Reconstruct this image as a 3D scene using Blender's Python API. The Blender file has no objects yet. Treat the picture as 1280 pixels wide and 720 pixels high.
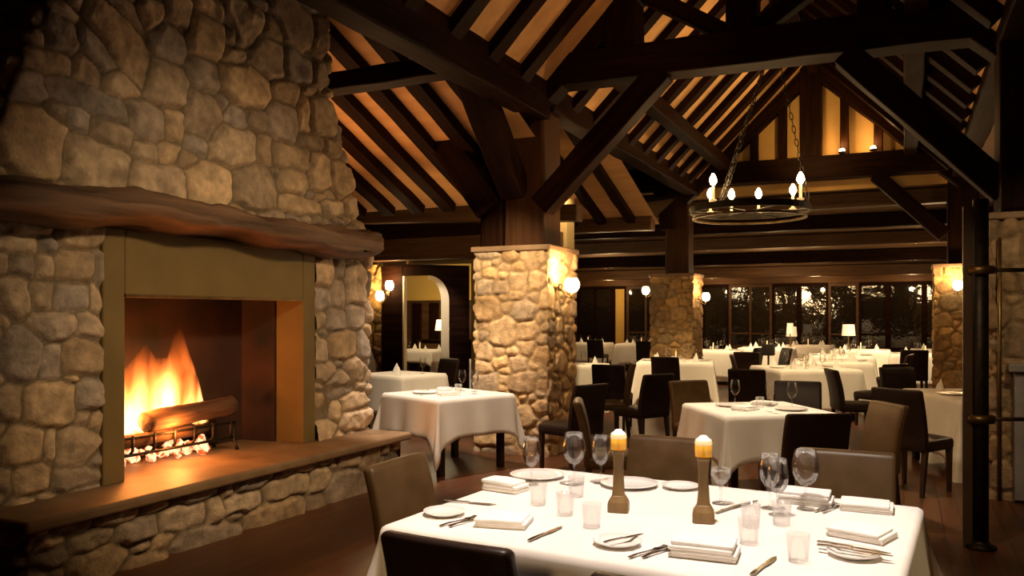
import bpy, bmesh, math, random
import numpy as np
from mathutils import Vector, Matrix, Euler
random.seed(7)
C = bpy.context.scene.collection
PI = math.pi
R = math.radians

# ------------------------------------------------------------------ camera
F_PX, HORIZON, CAM_H = 1020.0, 394.0, 1.55
THETA = math.atan(490 / F_PX)
SN, CS = math.sin(THETA), math.cos(THETA)
cam = bpy.data.cameras.new('camera')
cam.sensor_width = 36.0
cam.lens = 36.0 * F_PX / 1280.0
cam.shift_y = (HORIZON - 360.0) / 1280.0
cam.clip_start = 0.05
cam_o = bpy.data.objects.new('camera', cam)
C.objects.link(cam_o)
cam_o.location = (0, 0, CAM_H)
cam_o.rotation_euler = (PI / 2, 0, THETA)
bpy.context.scene.camera = cam_o


def screen_x(p):
    return (CS * p[0] + SN * p[1]) / (-SN * p[0] + CS * p[1])


def depth(p):
    return -SN * p[0] + CS * p[1]


# ------------------------------------------------------------------ materials
def mat(name, color=(.5, .5, .5), rough=.6, metal=0.0, spec=.5, emit=None, estr=0.0):
    m = bpy.data.materials.new(name)
    m.use_nodes = True
    b = m.node_tree.nodes['Principled BSDF']
    b.inputs['Base Color'].default_value = (*color, 1)
    b.inputs['Roughness'].default_value = rough
    b.inputs['Metallic'].default_value = metal
    b.inputs['Specular IOR Level'].default_value = spec
    if emit:
        b.inputs['Emission Color'].default_value = (*emit, 1)
        b.inputs['Emission Strength'].default_value = estr
    return m


def nodes(m):
    return m.node_tree.nodes, m.node_tree.links, m.node_tree.nodes['Principled BSDF']


def noise_col(m, c0, c1, scale=(5, 5, 5), nscale=1.0, detail=4, lo=.3, hi=.7, bump=0.0, bdist=.01, coord='Object', rough=None):
    nt, ln, b = nodes(m)
    tc = nt.new('ShaderNodeTexCoord')
    mp = nt.new('ShaderNodeMapping')
    mp.inputs['Scale'].default_value = scale
    ln.new(tc.outputs[coord], mp.inputs['Vector'])
    nz = nt.new('ShaderNodeTexNoise')
    nz.inputs['Scale'].default_value = nscale
    nz.inputs['Detail'].default_value = detail
    ln.new(mp.outputs[0], nz.inputs['Vector'])
    cr = nt.new('ShaderNodeValToRGB')
    cr.color_ramp.elements[0].position = lo
    cr.color_ramp.elements[1].position = hi
    cr.color_ramp.elements[0].color = (*c0, 1)
    cr.color_ramp.elements[1].color = (*c1, 1)
    ln.new(nz.outputs['Fac'], cr.inputs['Fac'])
    ln.new(cr.outputs['Color'], b.inputs['Base Color'])
    if bump:
        bp = nt.new('ShaderNodeBump')
        bp.inputs['Strength'].default_value = bump
        bp.inputs['Distance'].default_value = bdist
        ln.new(nz.outputs['Fac'], bp.inputs['Height'])
        ln.new(bp.outputs['Normal'], b.inputs['Normal'])
    if rough:
        rr = nt.new('ShaderNodeMapRange')
        rr.inputs['To Min'].default_value = rough[0]
        rr.inputs['To Max'].default_value = rough[1]
        ln.new(nz.outputs['Fac'], rr.inputs['Value'])
        ln.new(rr.outputs[0], b.inputs['Roughness'])
    return m


M = {}
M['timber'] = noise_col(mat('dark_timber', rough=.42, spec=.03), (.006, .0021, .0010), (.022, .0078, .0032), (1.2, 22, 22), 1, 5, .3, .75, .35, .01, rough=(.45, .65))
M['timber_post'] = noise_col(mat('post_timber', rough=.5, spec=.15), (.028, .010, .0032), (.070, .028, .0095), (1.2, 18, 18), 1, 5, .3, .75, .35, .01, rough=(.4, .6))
M['timber_brown'] = noise_col(mat('brown_timber', rough=.5, spec=.2), (.05, .022, .008), (.11, .054, .020), (1.2, 18, 18), 1, 5, .3, .75, .35, .01, rough=(.4, .6))
M['mantel'] = noise_col(mat('hewn_mantel', rough=.7), (.045, .02, .009), (.21, .11, .058), (7, 1.0, 14), 1.2, 6, .3, .72, .7, .02)
M['boards'] = noise_col(mat('amber_ceiling_boards', rough=.7), (.42, .215, .075), (.56, .31, .12), (1, 6, 6), 1, 3, .3, .7, .2, .01)
M['gable'] = noise_col(mat('amber_gable_plaster', rough=.8), (.50, .28, .08), (.60, .36, .12), (1, 1, 1), 2, 3, .3, .7)
M['plaster'] = noise_col(mat('olive_plaster', rough=.75), (.135, .088, .026), (.19, .125, .040), (1, 1, 1), 2.2, 3, .3, .7, .15, .01)
M['plaster_dark'] = noise_col(mat('brown_plaster', rough=.8), (.10, .05, .018), (.15, .08, .03), (1, 1, 1), 1.2, 3, .3, .7)
M['yellow'] = noise_col(mat('yellow_paint', rough=.8), (.62, .40, .09), (.68, .45, .11), (1, 1, 1), 1, 2, .3, .7)
M['cream'] = noise_col(mat('cream_plaster', rough=.8), (.66, .56, .40), (.74, .64, .48), (1, 1, 1), 1, 2, .3, .7)
M['slab'] = noise_col(mat('hearth_slab', rough=.55), (.17, .10, .052), (.30, .19, .105), (3, 3, 3), 1.2, 6, .3, .7, .3, .01)
M['linen'] = noise_col(mat('white_linen', rough=.85, spec=.2), (.80, .755, .70), (.86, .82, .77), (1, 1, 1), 4, 2, .3, .7)
M['napkin'] = noise_col(mat('white_napkin_cotton', rough=.85, spec=.2), (.82, .79, .75), (.88, .85, .82), (1, 1, 1), 20, 2, .3, .7)
M['china'] = noise_col(mat('white_china', rough=.2), (.82, .79, .75), (.86, .83, .80), (1, 1, 1), 5, 1, .3, .7)
M['leather'] = noise_col(mat('brown_leather', rough=.45, spec=.3), (.062, .033, .011), (.092, .050, .018), (1, 1, 1), 9, 4, .3, .7, .12, .004, rough=(.36, .5))
M['leather_shaded'] = noise_col(mat('brown_leather_shaded', rough=.4, spec=.3), (.012, .005, .003), (.022, .010, .006), (1, 1, 1), 9, 4, .3, .7, .12, .004, rough=(.34, .48))  # same chair leather, shade put into the colour for unlit chairs
M['legwood'] = noise_col(mat('dark_chair_leg_wood', rough=.4), (.018, .008, .004), (.04, .018, .009), (20, 20, 2), 1, 3, .3, .7)
M['iron'] = noise_col(mat('black_iron', rough=.5, metal=.8), (.02, .016, .012), (.045, .036, .028), (1, 1, 1), 18, 3, .3, .7, .2, .003)
M['brass'] = noise_col(mat('aged_bronze', rough=.4, metal=.9), (.12, .075, .03), (.22, .14, .06), (1, 1, 1), 14, 2, .3, .7)
M['silver'] = noise_col(mat('polished_silver', rough=.18, metal=1.0), (.24, .21, .18), (.32, .28, .24), (1, 1, 1), 6, 1, .3, .7)
M['steel'] = noise_col(mat('painted_steel', rough=.35, metal=.3), (.06, .035, .02), (.09, .055, .03), (1, 1, 1), 3, 2, .3, .7)
M['firebrick'] = noise_col(mat('sooty_firebrick', rough=.9), (.008, .004, .003), (.055, .020, .011), (2, 2, 2), 1.3, 6, .3, .75, .5, .02)
M['bark'] = noise_col(mat('burnt_bark', rough=.9), (.035, .016, .008), (.16, .075, .035), (2, 24, 24), 1, 6, .3, .7, .8, .015)
M['standwood'] = noise_col(mat('olive_wood', rough=.45), (.15, .085, .025), (.25, .15, .05), (14, 14, 2), 1, 4, .3, .7, .15, .003)
M['wax'] = noise_col(mat('yellow_wax', rough=.4, emit=(1.0, .36, .0), estr=.12), (.60, .385, .0), (.66, .43, .0), (1, 1, 1), 9, 1, .3, .7)
M['wax_white'] = noise_col(mat('white_wax', rough=.5, emit=(1, .85, .7), estr=.25), (.85, .80, .74), (.9, .86, .8), (1, 1, 1), 9, 1, .3, .7)
M['candle'] = noise_col(mat('ivory_candle', rough=.5, emit=(1, .55, .2), estr=.35), (.75, .58, .36), (.82, .66, .44), (1, 1, 1), 9, 1, .3, .7)
M['shade'] = noise_col(mat('lit_lamp_shade', rough=.7, emit=(1, .70, .40), estr=.32), (.8, .7, .5), (.85, .75, .56), (1, 1, 1), 9, 1, .3, .7)
M['black_sign'] = noise_col(mat('black_card', rough=.6), (.012, .006, .006), (.02, .01, .01), (1, 1, 1), 9, 1, .3, .7)
M['grey_stone'] = noise_col(mat('grey_plinth_stone', rough=.7), (.16, .15, .16), (.25, .235, .25), (2, 2, 2), 2, 5, .3, .7, .4, .02)
M['night'] = noise_col(mat('night_ground', rough=1), (.01, .01, .012), (.02, .018, .016), (1, 1, 1), 1, 2, .3, .7)


def glow(name, color, strength):
    m = mat(name, (.9, .8, .6), .4, emit=color, estr=strength)
    return m


M['globe'] = glow('frosted_lamp_glass', (1.0, .74, .38), 9.0)
M['globe_far'] = glow('frosted_lamp_glass_far', (1.0, .76, .42), 7.0)
M['flame_bulb'] = glow('candle_bulb', (1.0, .72, .34), 30.0)
M['ember'] = mat('glowing_ember', (.3, .1, .05), .9)
nt, ln, b = nodes(M['ember'])
tc = nt.new('ShaderNodeTexCoord'); nz = nt.new('ShaderNodeTexNoise'); nz.inputs['Scale'].default_value = 22
cr = nt.new('ShaderNodeValToRGB'); cr.color_ramp.elements[0].position = .42; cr.color_ramp.elements[1].position = .58
cr.color_ramp.elements[0].color = (.25, .03, .005, 1); cr.color_ramp.elements[1].color = (1, .50, .24, 1)
ln.new(tc.outputs['Object'], nz.inputs['Vector']); ln.new(nz.outputs['Fac'], cr.inputs['Fac'])
ln.new(cr.outputs['Color'], b.inputs['Emission Color']); b.inputs['Emission Strength'].default_value = 1.3


def thin_glass(name, tint=(1, 1, 1), base=.03, gain=.8, rough=.02):
    m = bpy.data.materials.new(name)
    m.use_nodes = True
    nt = m.node_tree.nodes; ln = m.node_tree.links
    nt.clear()
    out = nt.new('ShaderNodeOutputMaterial')
    mix = nt.new('ShaderNodeMixShader')
    tr = nt.new('ShaderNodeBsdfTransparent'); tr.inputs['Color'].default_value = (*tint, 1)
    gl = nt.new('ShaderNodeBsdfGlossy'); gl.inputs['Roughness'].default_value = rough
    fr = nt.new('ShaderNodeFresnel'); fr.inputs['IOR'].default_value = 1.5
    ma = nt.new('ShaderNodeMath'); ma.operation = 'MULTIPLY_ADD'
    ma.inputs[1].default_value = gain; ma.inputs[2].default_value = base
    ln.new(fr.outputs[0], ma.inputs[0]); ln.new(ma.outputs[0], mix.inputs[0])
    ln.new(tr.outputs[0], mix.inputs[1]); ln.new(gl.outputs[0], mix.inputs[2])
    ln.new(mix.outputs[0], out.inputs['Surface'])
    return m


M['glass'] = thin_glass('clear_glass', (.995, .993, .99), .006, .6)
M['glass_cup'] = thin_glass('cup_glass', (1.0, .93, .72), .0, .15)
M['pane'] = mat('dark_window_pane', (.014, .010, .006), .05, spec=.9)
nt, ln, b = nodes(M['pane'])
tc = nt.new('ShaderNodeTexCoord'); nz = nt.new('ShaderNodeTexNoise'); nz.inputs['Scale'].default_value = 5.5; nz.inputs['Detail'].default_value = 2
bp = nt.new('ShaderNodeBump'); bp.inputs['Strength'].default_value = .25; bp.inputs['Distance'].default_value = .02
ln.new(tc.outputs['Object'], nz.inputs['Vector']); ln.new(nz.outputs['Fac'], bp.inputs['Height']); ln.new(bp.outputs['Normal'], b.inputs['Normal'])

# stone: colour per stone comes from a mesh attribute
M['stone'] = mat('fieldstone', rough=.82)
nt, ln, b = nodes(M['stone'])
at = nt.new('ShaderNodeAttribute'); at.attribute_name = 'stone_colour'
tc = nt.new('ShaderNodeTexCoord'); nz = nt.new('ShaderNodeTexNoise'); nz.inputs['Scale'].default_value = 14; nz.inputs['Detail'].default_value = 6
mr = nt.new('ShaderNodeMapRange'); mr.inputs['To Min'].default_value = .62; mr.inputs['To Max'].default_value = 1.38
mr.inputs['From Min'].default_value = .25; mr.inputs['From Max'].default_value = .75
ml = nt.new('ShaderNodeMix'); ml.data_type = 'RGBA'; ml.blend_type = 'MULTIPLY'; ml.inputs['Factor'].default_value = 1
ln.new(tc.outputs['Object'], nz.inputs['Vector']); ln.new(nz.outputs['Fac'], mr.inputs['Value'])
ln.new(at.outputs['Color'], ml.inputs['A']); ln.new(mr.outputs[0], ml.inputs['B'])
ln.new(ml.outputs['Result'], b.inputs['Base Color'])
nz2 = nt.new('ShaderNodeTexNoise'); nz2.inputs['Scale'].default_value = 45; nz2.inputs['Detail'].default_value = 5
ln.new(tc.outputs['Object'], nz2.inputs['Vector'])
bp = nt.new('ShaderNodeBump'); bp.inputs['Strength'].default_value = .9; bp.inputs['Distance'].default_value = .010
ln.new(nz2.outputs['Fac'], bp.inputs['Height']); ln.new(bp.outputs['Normal'], b.inputs['Normal'])

# floor planks run along Y
M['floor'] = mat('dark_plank_floor', rough=.4)
nt, ln, b = nodes(M['floor'])
tc = nt.new('ShaderNodeTexCoord'); mp = nt.new('ShaderNodeMapping'); mp.inputs['Rotation'].default_value = (0, 0, PI / 2)
ln.new(tc.outputs['Object'], mp.inputs['Vector'])
bk = nt.new('ShaderNodeTexBrick'); bk.inputs['Scale'].default_value = 1.0
bk.inputs['Brick Width'].default_value = 1.6; bk.inputs['Row Height'].default_value = .13; bk.inputs['Mortar Size'].default_value = .003
bk.inputs['Color1'].default_value = (.125, .046, .018, 1); bk.inputs['Color2'].default_value = (.085, .030, .012, 1); bk.inputs['Mortar'].default_value = (.012, .005, .003, 1)
ln.new(mp.outputs[0], bk.inputs['Vector'])
nz = nt.new('ShaderNodeTexNoise'); nz.inputs['Scale'].default_value = 3; nz.inputs['Detail'].default_value = 5
mp2 = nt.new('ShaderNodeMapping'); mp2.inputs['Scale'].default_value = (9, .8, 1)
ln.new(tc.outputs['Object'], mp2.inputs['Vector']); ln.new(mp2.outputs[0], nz.inputs['Vector'])
ml = nt.new('ShaderNodeMix'); ml.data_type = 'RGBA'; ml.blend_type = 'MULTIPLY'; ml.inputs['Factor'].default_value = .7
ln.new(bk.outputs['Color'], ml.inputs['A']); ln.new(nz.outputs['Color'], ml.inputs['B'])
sc_ = nt.new('ShaderNodeMix'); sc_.data_type = 'RGBA'; sc_.blend_type = 'MULTIPLY'; sc_.inputs['Factor'].default_value = 1; sc_.inputs['B'].default_value = (1.5, 1.5, 1.5, 1)
ln.new(ml.outputs['Result'], sc_.inputs['A']); ln.new(sc_.outputs['Result'], b.inputs['Base Color'])
bp = nt.new('ShaderNodeBump'); bp.inputs['Strength'].default_value = .2; bp.inputs['Distance'].default_value = .004
ln.new(bk.outputs['Fac'], bp.inputs['Height']); bp.invert = True; ln.new(bp.outputs['Normal'], b.inputs['Normal'])


# ------------------------------------------------------------------ object helpers
def tag(o, label=None, cat=None, group=None, kind=None):
    if label: o['label'] = label
    if cat: o['category'] = cat
    if group: o['group'] = group
    if kind: o['kind'] = kind
    return o


def thing(name, label, cat, loc=(0, 0, 0), rz=0, group=None):
    o = bpy.data.objects.new(name, None)
    o.empty_display_size = .05
    C.objects.link(o)
    o.location = loc
    o.rotation_euler = (0, 0, rz)
    return tag(o, label, cat, group)


def link_mesh(name, me, m, parent=None, smooth=False):
    o = bpy.data.objects.new(name, me)
    C.objects.link(o)
    if m: me.materials.append(m)
    if smooth:
        me.polygons.foreach_set('use_smooth', [True] * len(me.polygons))
    if parent: o.parent = parent
    return o


def obj(name, bm, m, parent=None, smooth=False, loc=None):
    bmesh.ops.recalc_face_normals(bm, faces=bm.faces)
    me = bpy.data.meshes.new(name)
    bm.to_mesh(me)
    bm.free()
    o = link_mesh(name, me, m, parent, smooth)
    if loc: o.location = loc
    return o


def struct(o):
    o['kind'] = 'structure'
    return o


def bev(o, w=.01, seg=2):
    md = o.modifiers.new('bevel', 'BEVEL')
    md.width = w; md.segments = seg; md.limit_method = 'ANGLE'
    return o


def copy_tree(o, parent=None):
    c = o.copy()
    C.objects.link(c)
    if parent: c.parent = parent
    for ch in list(o.children):
        copy_tree(ch, c)
    return c


def add_box(bm, x0, x1, y0, y1, z0, z1):
    vs = [bm.verts.new(p) for p in ((x0, y0, z0), (x1, y0, z0), (x1, y1, z0), (x0, y1, z0), (x0, y0, z1), (x1, y0, z1), (x1, y1, z1), (x0, y1, z1))]
    for f in ((0, 3, 2, 1), (4, 5, 6, 7), (0, 1, 5, 4), (1, 2, 6, 5), (2, 3, 7, 6), (3, 0, 4, 7)):
        bm.faces.new([vs[i] for i in f])
    return vs


def box(name, x0, x1, y0, y1, z0, z1, m, parent=None, bevel=0):
    bm = bmesh.new(); add_box(bm, x0, x1, y0, y1, z0, z1)
    o = obj(name, bm, m, parent)
    if bevel: bev(o, bevel)
    return o


def add_rbox(bm, sx, sy, sz, r, c=(0, 0, 0), n=4, f=None):
    """rounded box with evenly spread inner rows, f deforms each point"""
    def ax(s):
        h = s / 2
        e = [h - r * (1 - math.cos(a)) if False else h - r + r * math.sin(a) for a in (0, PI / 6, PI / 3, PI / 2)]
        inner = [(-1 + 2 * i / n) * (h - r) for i in range(1, n)]
        return [-v for v in reversed(e)] + inner + e
    A = [ax(sx), ax(sy), ax(sz)]
    H = (sx / 2, sy / 2, sz / 2)
    cache = {}

    def vert(p):
        q = [max(-(H[i] - r), min(H[i] - r, p[i])) for i in range(3)]
        d = Vector((p[0] - q[0], p[1] - q[1], p[2] - q[2]))
        # cube-to-sphere in the corner region
        if d.length > 1e-9:
            m_ = max(abs(d.x), abs(d.y), abs(d.z))
            d = d.normalized() * r
        v = Vector(q) + d
        if f: v = f(v)
        k = (round(v.x, 5), round(v.y, 5), round(v.z, 5))
        if k not in cache:
            cache[k] = bm.verts.new((v.x + c[0], v.y + c[1], v.z + c[2]))
        return cache[k]
    for ax_i in range(3):
        u, w = [(1, 2), (0, 2), (0, 1)][ax_i]
        for s in (-1, 1):
            for i in range(len(A[u]) - 1):
                for j in range(len(A[w]) - 1):
                    ps = []
                    for (a, b_) in ((i, j), (i + 1, j), (i + 1, j + 1), (i, j + 1)):
                        p = [0, 0, 0]; p[ax_i] = s * H[ax_i]; p[u] = A[u][a]; p[w] = A[w][b_]
                        ps.append(vert(p))
                    us = []
                    for v in ps:
                        if v not in us: us.append(v)
                    if len(us) >= 3:
                        try: bm.faces.new(us)
                        except ValueError: pass


def add_lathe(bm, prof, c=(0, 0, 0), n=20, close=True):
    rings = []
    for r, z in prof:
        if r < 1e-5:
            rings.append([bm.verts.new((c[0], c[1], c[2] + z))])
        else:
            rings.append([bm.verts.new((c[0] + r * math.cos(2 * PI * k / n), c[1] + r * math.sin(2 * PI * k / n), c[2] + z)) for k in range(n)])
    for a, b_ in zip(rings, rings[1:]):
        for k in range(n):
            k2 = (k + 1) % n
            if len(a) == 1 and len(b_) == 1: continue
            if len(a) == 1: bm.faces.new((a[0], b_[k], b_[k2]))
            elif len(b_) == 1: bm.faces.new((a[k], a[k2], b_[0]))
            else: bm.faces.new((a[k], a[k2], b_[k2], b_[k]))


def add_tube(bm, pts, r, n=8, cap=True):
    pts = [Vector(p) for p in pts]
    rs = r if isinstance(r, (list, tuple)) else [r] * len(pts)
    rings = []
    up = Vector((0, 0, 1))
    t0 = (pts[1] - pts[0]).normalized()
    x = t0.cross(up)
    if x.length < 1e-3: x = t0.cross(Vector((1, 0, 0)))
    x.normalize()
    for i, p in enumerate(pts):
        if i == 0: t = (pts[1] - pts[0])
        elif i == len(pts) - 1: t = pts[-1] - pts[-2]
        else: t = pts[i + 1] - pts[i - 1]
        t.normalize()
        x = (x - t * x.dot(t)).normalized()
        y = t.cross(x)
        rings.append([bm.verts.new(p + x * (rs[i] * math.cos(2 * PI * k / n)) + y * (rs[i] * math.sin(2 * PI * k / n))) for k in range(n)])
    for a, b_ in zip(rings, rings[1:]):
        for k in range(n):
            bm.faces.new((a[k], a[(k + 1) % n], b_[(k + 1) % n], b_[k]))
    if cap:
        bm.faces.new(list(reversed(rings[0]))); bm.faces.new(rings[-1])


BEAM_CACHE = {}


def beam(name, p0, p1, w, h, m=None, roll=0.0, bevel=.018, rough=.006, parent=None):
    """hewn timber from p0 to p1 (axis through its middle), own local X along its length"""
    p0, p1 = Vector(p0), Vector(p1)
    d = p1 - p0
    L = d.length
    key = (round(L, 2), w, h, (m or M['timber']).name)
    if key in BEAM_CACHE:
        me = BEAM_CACHE[key]
        o = bpy.data.objects.new(name, me); C.objects.link(o)
    else:
        bm = bmesh.new()
        n = max(2, int(L / .35))
        rg = random.Random(hash(key) & 0xffff)
        rings = []
        for i in range(n + 1):
            x = L * i / n
            rings.append([bm.verts.new((x, sy * w / 2 + rg.uniform(-rough, rough), sz * h / 2 + rg.uniform(-rough, rough))) for sy, sz in ((-1, -1), (1, -1), (1, 1), (-1, 1))])
        for a, b_ in zip(rings, rings[1:]):
            for k in range(4):
                bm.faces.new((a[k], a[(k + 1) % 4], b_[(k + 1) % 4], b_[k]))
        bm.faces.new(list(reversed(rings[0]))); bm.faces.new(rings[-1])
        o = obj(name, bm, m or M['timber'])
        BEAM_CACHE[key] = o.data
    X = d.normalized()
    up = Vector((0, 0, 1)) if abs(X.z) < .95 else Vector((0, 1, 0))
    Y = up.cross(X).normalized()
    Z = X.cross(Y)
    mt = Matrix((X, Y, Z)).transposed().to_4x4()
    o.matrix_world = Matrix.Translation(p0) @ mt @ Matrix.Rotation(roll, 4, 'X')
    bev(o, bevel)
    if parent: o.parent = parent
    else: o['kind'] = 'structure'
    return o


def curved_beam(name, pts, w, h, m=None):
    """bent timber: rectangular section swept through pts (section width w along the horizontal normal)"""
    bm = bmesh.new()
    pts = [Vector(p) for p in pts]
    # smooth the polyline
    fine = []
    for i in range(len(pts) - 1):
        q0 = pts[max(i - 1, 0)]; q1 = pts[i]; q2 = pts[i + 1]; q3 = pts[min(i + 2, len(pts) - 1)]
        for k in range(5):
            t = k / 5
            fine.append(.5 * ((2 * q1) + (q2 - q0) * t + (2 * q0 - 5 * q1 + 4 * q2 - q3) * t * t + (3 * q1 - q0 - 3 * q2 + q3) * t ** 3))
    fine.append(pts[-1])
    side = (pts[-1] - pts[0]).cross(Vector((0, 0, 1)))
    if side.length < 1e-3: side = Vector((0, 1, 0))
    side.normalize()
    rings = []
    for i, p in enumerate(fine):
        t = (fine[min(i + 1, len(fine) - 1)] - fine[max(i - 1, 0)]).normalized()
        nrm = side.cross(t).normalized()
        rings.append([bm.verts.new(p + side * (a * w / 2) + nrm * (b_ * h / 2)) for a, b_ in ((-1, -1), (1, -1), (1, 1), (-1, 1))])
    for a, b_ in zip(rings, rings[1:]):
        for k in range(4):
            bm.faces.new((a[k], a[(k + 1) % 4], b_[(k + 1) % 4], b_[k]))
    bm.faces.new(list(reversed(rings[0]))); bm.faces.new(rings[-1])
    o = obj(name, bm, m or M['timber'])
    bev(o, .018)
    return struct(o)


# ------------------------------------------------------------------ fieldstone masonry
def _hash(ix, iy, s):
    v = np.sin(ix * 127.1 + iy * 311.7 + s * 74.7) * 43758.5453
    return v - np.floor(v)


def vnoise(x, y, s=0):
    ix = np.floor(x); iy = np.floor(y)
    fx = x - ix; fy = y - iy
    fx = fx * fx * (3 - 2 * fx); fy = fy * fy * (3 - 2 * fy)
    a = _hash(ix, iy, s); b_ = _hash(ix + 1, iy, s); c = _hash(ix, iy + 1, s); d = _hash(ix + 1, iy + 1, s)
    return (a * (1 - fx) + b_ * fx) * (1 - fy) + (c * (1 - fx) + d * fx) * fy


def fbm(x, y, s=0, o=4):
    t = 0; a = .5
    for k in range(o):
        t = t + a * (vnoise(x * 2 ** k, y * 2 ** k, s + k * 3) - .5)
        a *= .5
    return t * 2


def pack(stones, u0, u1, v0, v1, sizes, seed, wrap=None, tries=500):
    """fill the free room of a wall with stones, big ones first"""
    rg = random.Random(seed)
    out = list(stones)
    for (amin, amax, cnt) in sizes:
        fails = 0; placed = 0
        while fails < tries and placed < cnt:
            a = rg.uniform(amin, amax); b_ = a * rg.uniform(.62, .95)
            u = rg.uniform(u0, u1); v = rg.uniform(v0, v1)
            ok = True
            for (su, sv, sa, sb, sr) in out:
                du = abs(u - su)
                if wrap: du = min(du, wrap - du)
                sa_, sb_ = (sa, sb) if abs(math.sin(sr)) < .5 else ((sa + sb) / 2, (sa + sb) / 2)
                if (du / (a + sa_)) ** 2.6 + (abs(v - sv) / (b_ + sb_)) ** 2.6 < .86:
                    ok = False; break
            if ok:
                out.append((u, v, a, b_, rg.uniform(-.15, .15))); placed += 1; fails = 0
            else: fails += 1
    return out


PALETTE = np.array((1.05, 1.0, 1.03)) * np.array([(.38, .29, .19), (.43, .34, .235), (.33, .265, .195), (.47, .365, .235), (.39, .285, .165), (.33, .28, .225), (.42, .325, .21), (.46, .34, .20)])


def masonry(name, stones, u0, u1, v0, v1, res, mapf, dep, parent, seed=1, wrap=None, groove=.008, edge=.026, tint=(1, 1, 1), mortar=(.16, .115, .065)):
    nu = int((u1 - u0) / res) + 1; nv = int((v1 - v0) / res) + 1
    us = np.linspace(u0, u1, nu); vs = np.linspace(v0, v1, nv)
    U, V = np.meshgrid(us, vs)
    if wrap:
        k = 2 * PI / wrap
        Nx = np.cos(U * k) / k; Ny = np.sin(U * k) / k
        w1 = fbm(Nx * 5 + 9, Ny * 5 + V * 5, seed); w2 = fbm(Nx * 5 + 31, Ny * 5 - V * 5, seed + 5)
    else:
        w1 = fbm(U * 5, V * 5, seed); w2 = fbm(U * 5 + 17, V * 5 + 5, seed + 5)
    Uw = U + .030 * w1; Vw = V + .030 * w2
    F1 = np.full(U.shape, 9.0); F2 = np.full(U.shape, 9.0); ID = np.zeros(U.shape, int)
    sts = []
    for i, s in enumerate(stones):
        sts.append((i, s))
        if wrap:
            for o_ in (-wrap, wrap):
                if u0 - .5 < s[0] + o_ < u1 + .5: sts.append((i, (s[0] + o_, *s[1:])))
    for i, (su, sv, sa, sb, sr) in sts:
        c_, s_ = math.cos(sr), math.sin(sr)
        # only look near the stone
        rr = max(sa, sb) * 2.2 + .15
        j0 = max(0, np.searchsorted(us, su - rr)); j1 = min(nu, np.searchsorted(us, su + rr))
        i0 = max(0, np.searchsorted(vs, sv - rr)); i1 = min(nv, np.searchsorted(vs, sv + rr))
        if j1 <= j0 or i1 <= i0: continue
        sl = (slice(i0, i1), slice(j0, j1))
        x = Uw[sl] - su; y = Vw[sl] - sv
        xr = np.abs(x * c_ + y * s_) / sa; yr = np.abs(-x * s_ + y * c_) / sb
        mm = (xr ** 3.0 + yr ** 3.0) ** (1 / 3.0)
        d = (mm - 1) * math.sqrt(sa * sb)
        f1 = F1[sl]; f2 = F2[sl]; idd = ID[sl]
        n1 = d < f1
        F2[sl] = np.where(n1, f1, np.minimum(f2, d))
        F1[sl] = np.where(n1, d, f1)
        ID[sl] = np.where(n1, i, idd)
    e = (F2 - F1) / 2

    def sm(a, b_, x):
        t = np.clip((x - a) / (b_ - a), 0, 1)
        return t * t * (3 - 2 * t)
    rg = np.random.RandomState(seed)
    n = len(stones)
    base = rg.uniform(.62, .95, n); tu = rg.uniform(-.25, .25, n); tv = rg.uniform(-.25, .25, n)
    pick = rg.randint(0, len(PALETTE), n); lum = rg.uniform(.72, 1.18, n); rufn = rg.uniform(.4, 1.6, n)
    su_ = np.array([s[0] for s in stones]); sv_ = np.array([s[1] for s in stones])
    du = U - su_[ID]
    if wrap: du = (du + wrap / 2) % wrap - wrap / 2
    dv = V - sv_[ID]
    mask = sm(groove * .4, groove + edge, e) * (1 - sm(.03, .07, F1))
    dome = np.clip(1 - np.maximum(F1 + .15, 0) * .0, 0, 1)
    nzz = fbm(du * 7 + ID * 13.7, V * 7 + ID * 5.1, seed + 11, 5)
    facet = np.abs(fbm(du * 4 + ID * 3.3, V * 4 + ID * 9.1, seed + 23, 3))
    Hh = mask * (base[ID] * dep + tu[ID] * du * .35 + tv[ID] * dv * .35 + (nzz * .48 - facet * .50) * dep * rufn[ID])
    Hh = Hh + (1 - mask) * .004 * fbm(U * 30, V * 30, seed + 2)
    P, N = mapf(U, V)
    XYZ = P + N * Hh[..., None]
    col = PALETTE[pick[ID]] * lum[ID][..., None]
    col = col * (1 + .35 * nzz[..., None])
    mk = sm(groove * .2, groove + edge * .35, e) * (1 - sm(.03, .06, F1))
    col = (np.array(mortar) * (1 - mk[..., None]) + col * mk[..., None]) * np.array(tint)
    verts = XYZ.reshape(-1, 3)
    idx = np.arange(nu * nv).reshape(nv, nu)
    quads = np.stack([idx[:-1, :-1], idx[:-1, 1:], idx[1:, 1:], idx[1:, :-1]], -1).reshape(-1, 4)
    me = bpy.data.meshes.new(name)
    me.vertices.add(len(verts)); me.vertices.foreach_set('co', verts.astype(np.float32).ravel())
    me.loops.add(quads.size); me.loops.foreach_set('vertex_index', quads.astype(np.int32).ravel())
    me.polygons.add(len(quads)); me.polygons.foreach_set('loop_start', np.arange(0, quads.size, 4, dtype=np.int32))
    me.update(calc_edges=True)
    at = me.attributes.new('stone_colour', 'FLOAT_COLOR', 'POINT')
    rgba = np.concatenate([np.clip(col.reshape(-1, 3), 0, 1), np.ones((nu * nv, 1))], 1)
    at.data.foreach_set('color', rgba.astype(np.float32).ravel())
    o = link_mesh(name, me, M['stone'], parent, True)
    return o


XF = -4.65     # face of the fireplace


def px_dir(x, y):
    a = (x - 640) / F_PX
    return (-SN + CS * a, CS + SN * a, (HORIZON - y) / F_PX)


def on_face(x, y, X):
    r = px_dir(x, y); t = X / r[0]
    return r[1] * t, CAM_H + r[2] * t


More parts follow.
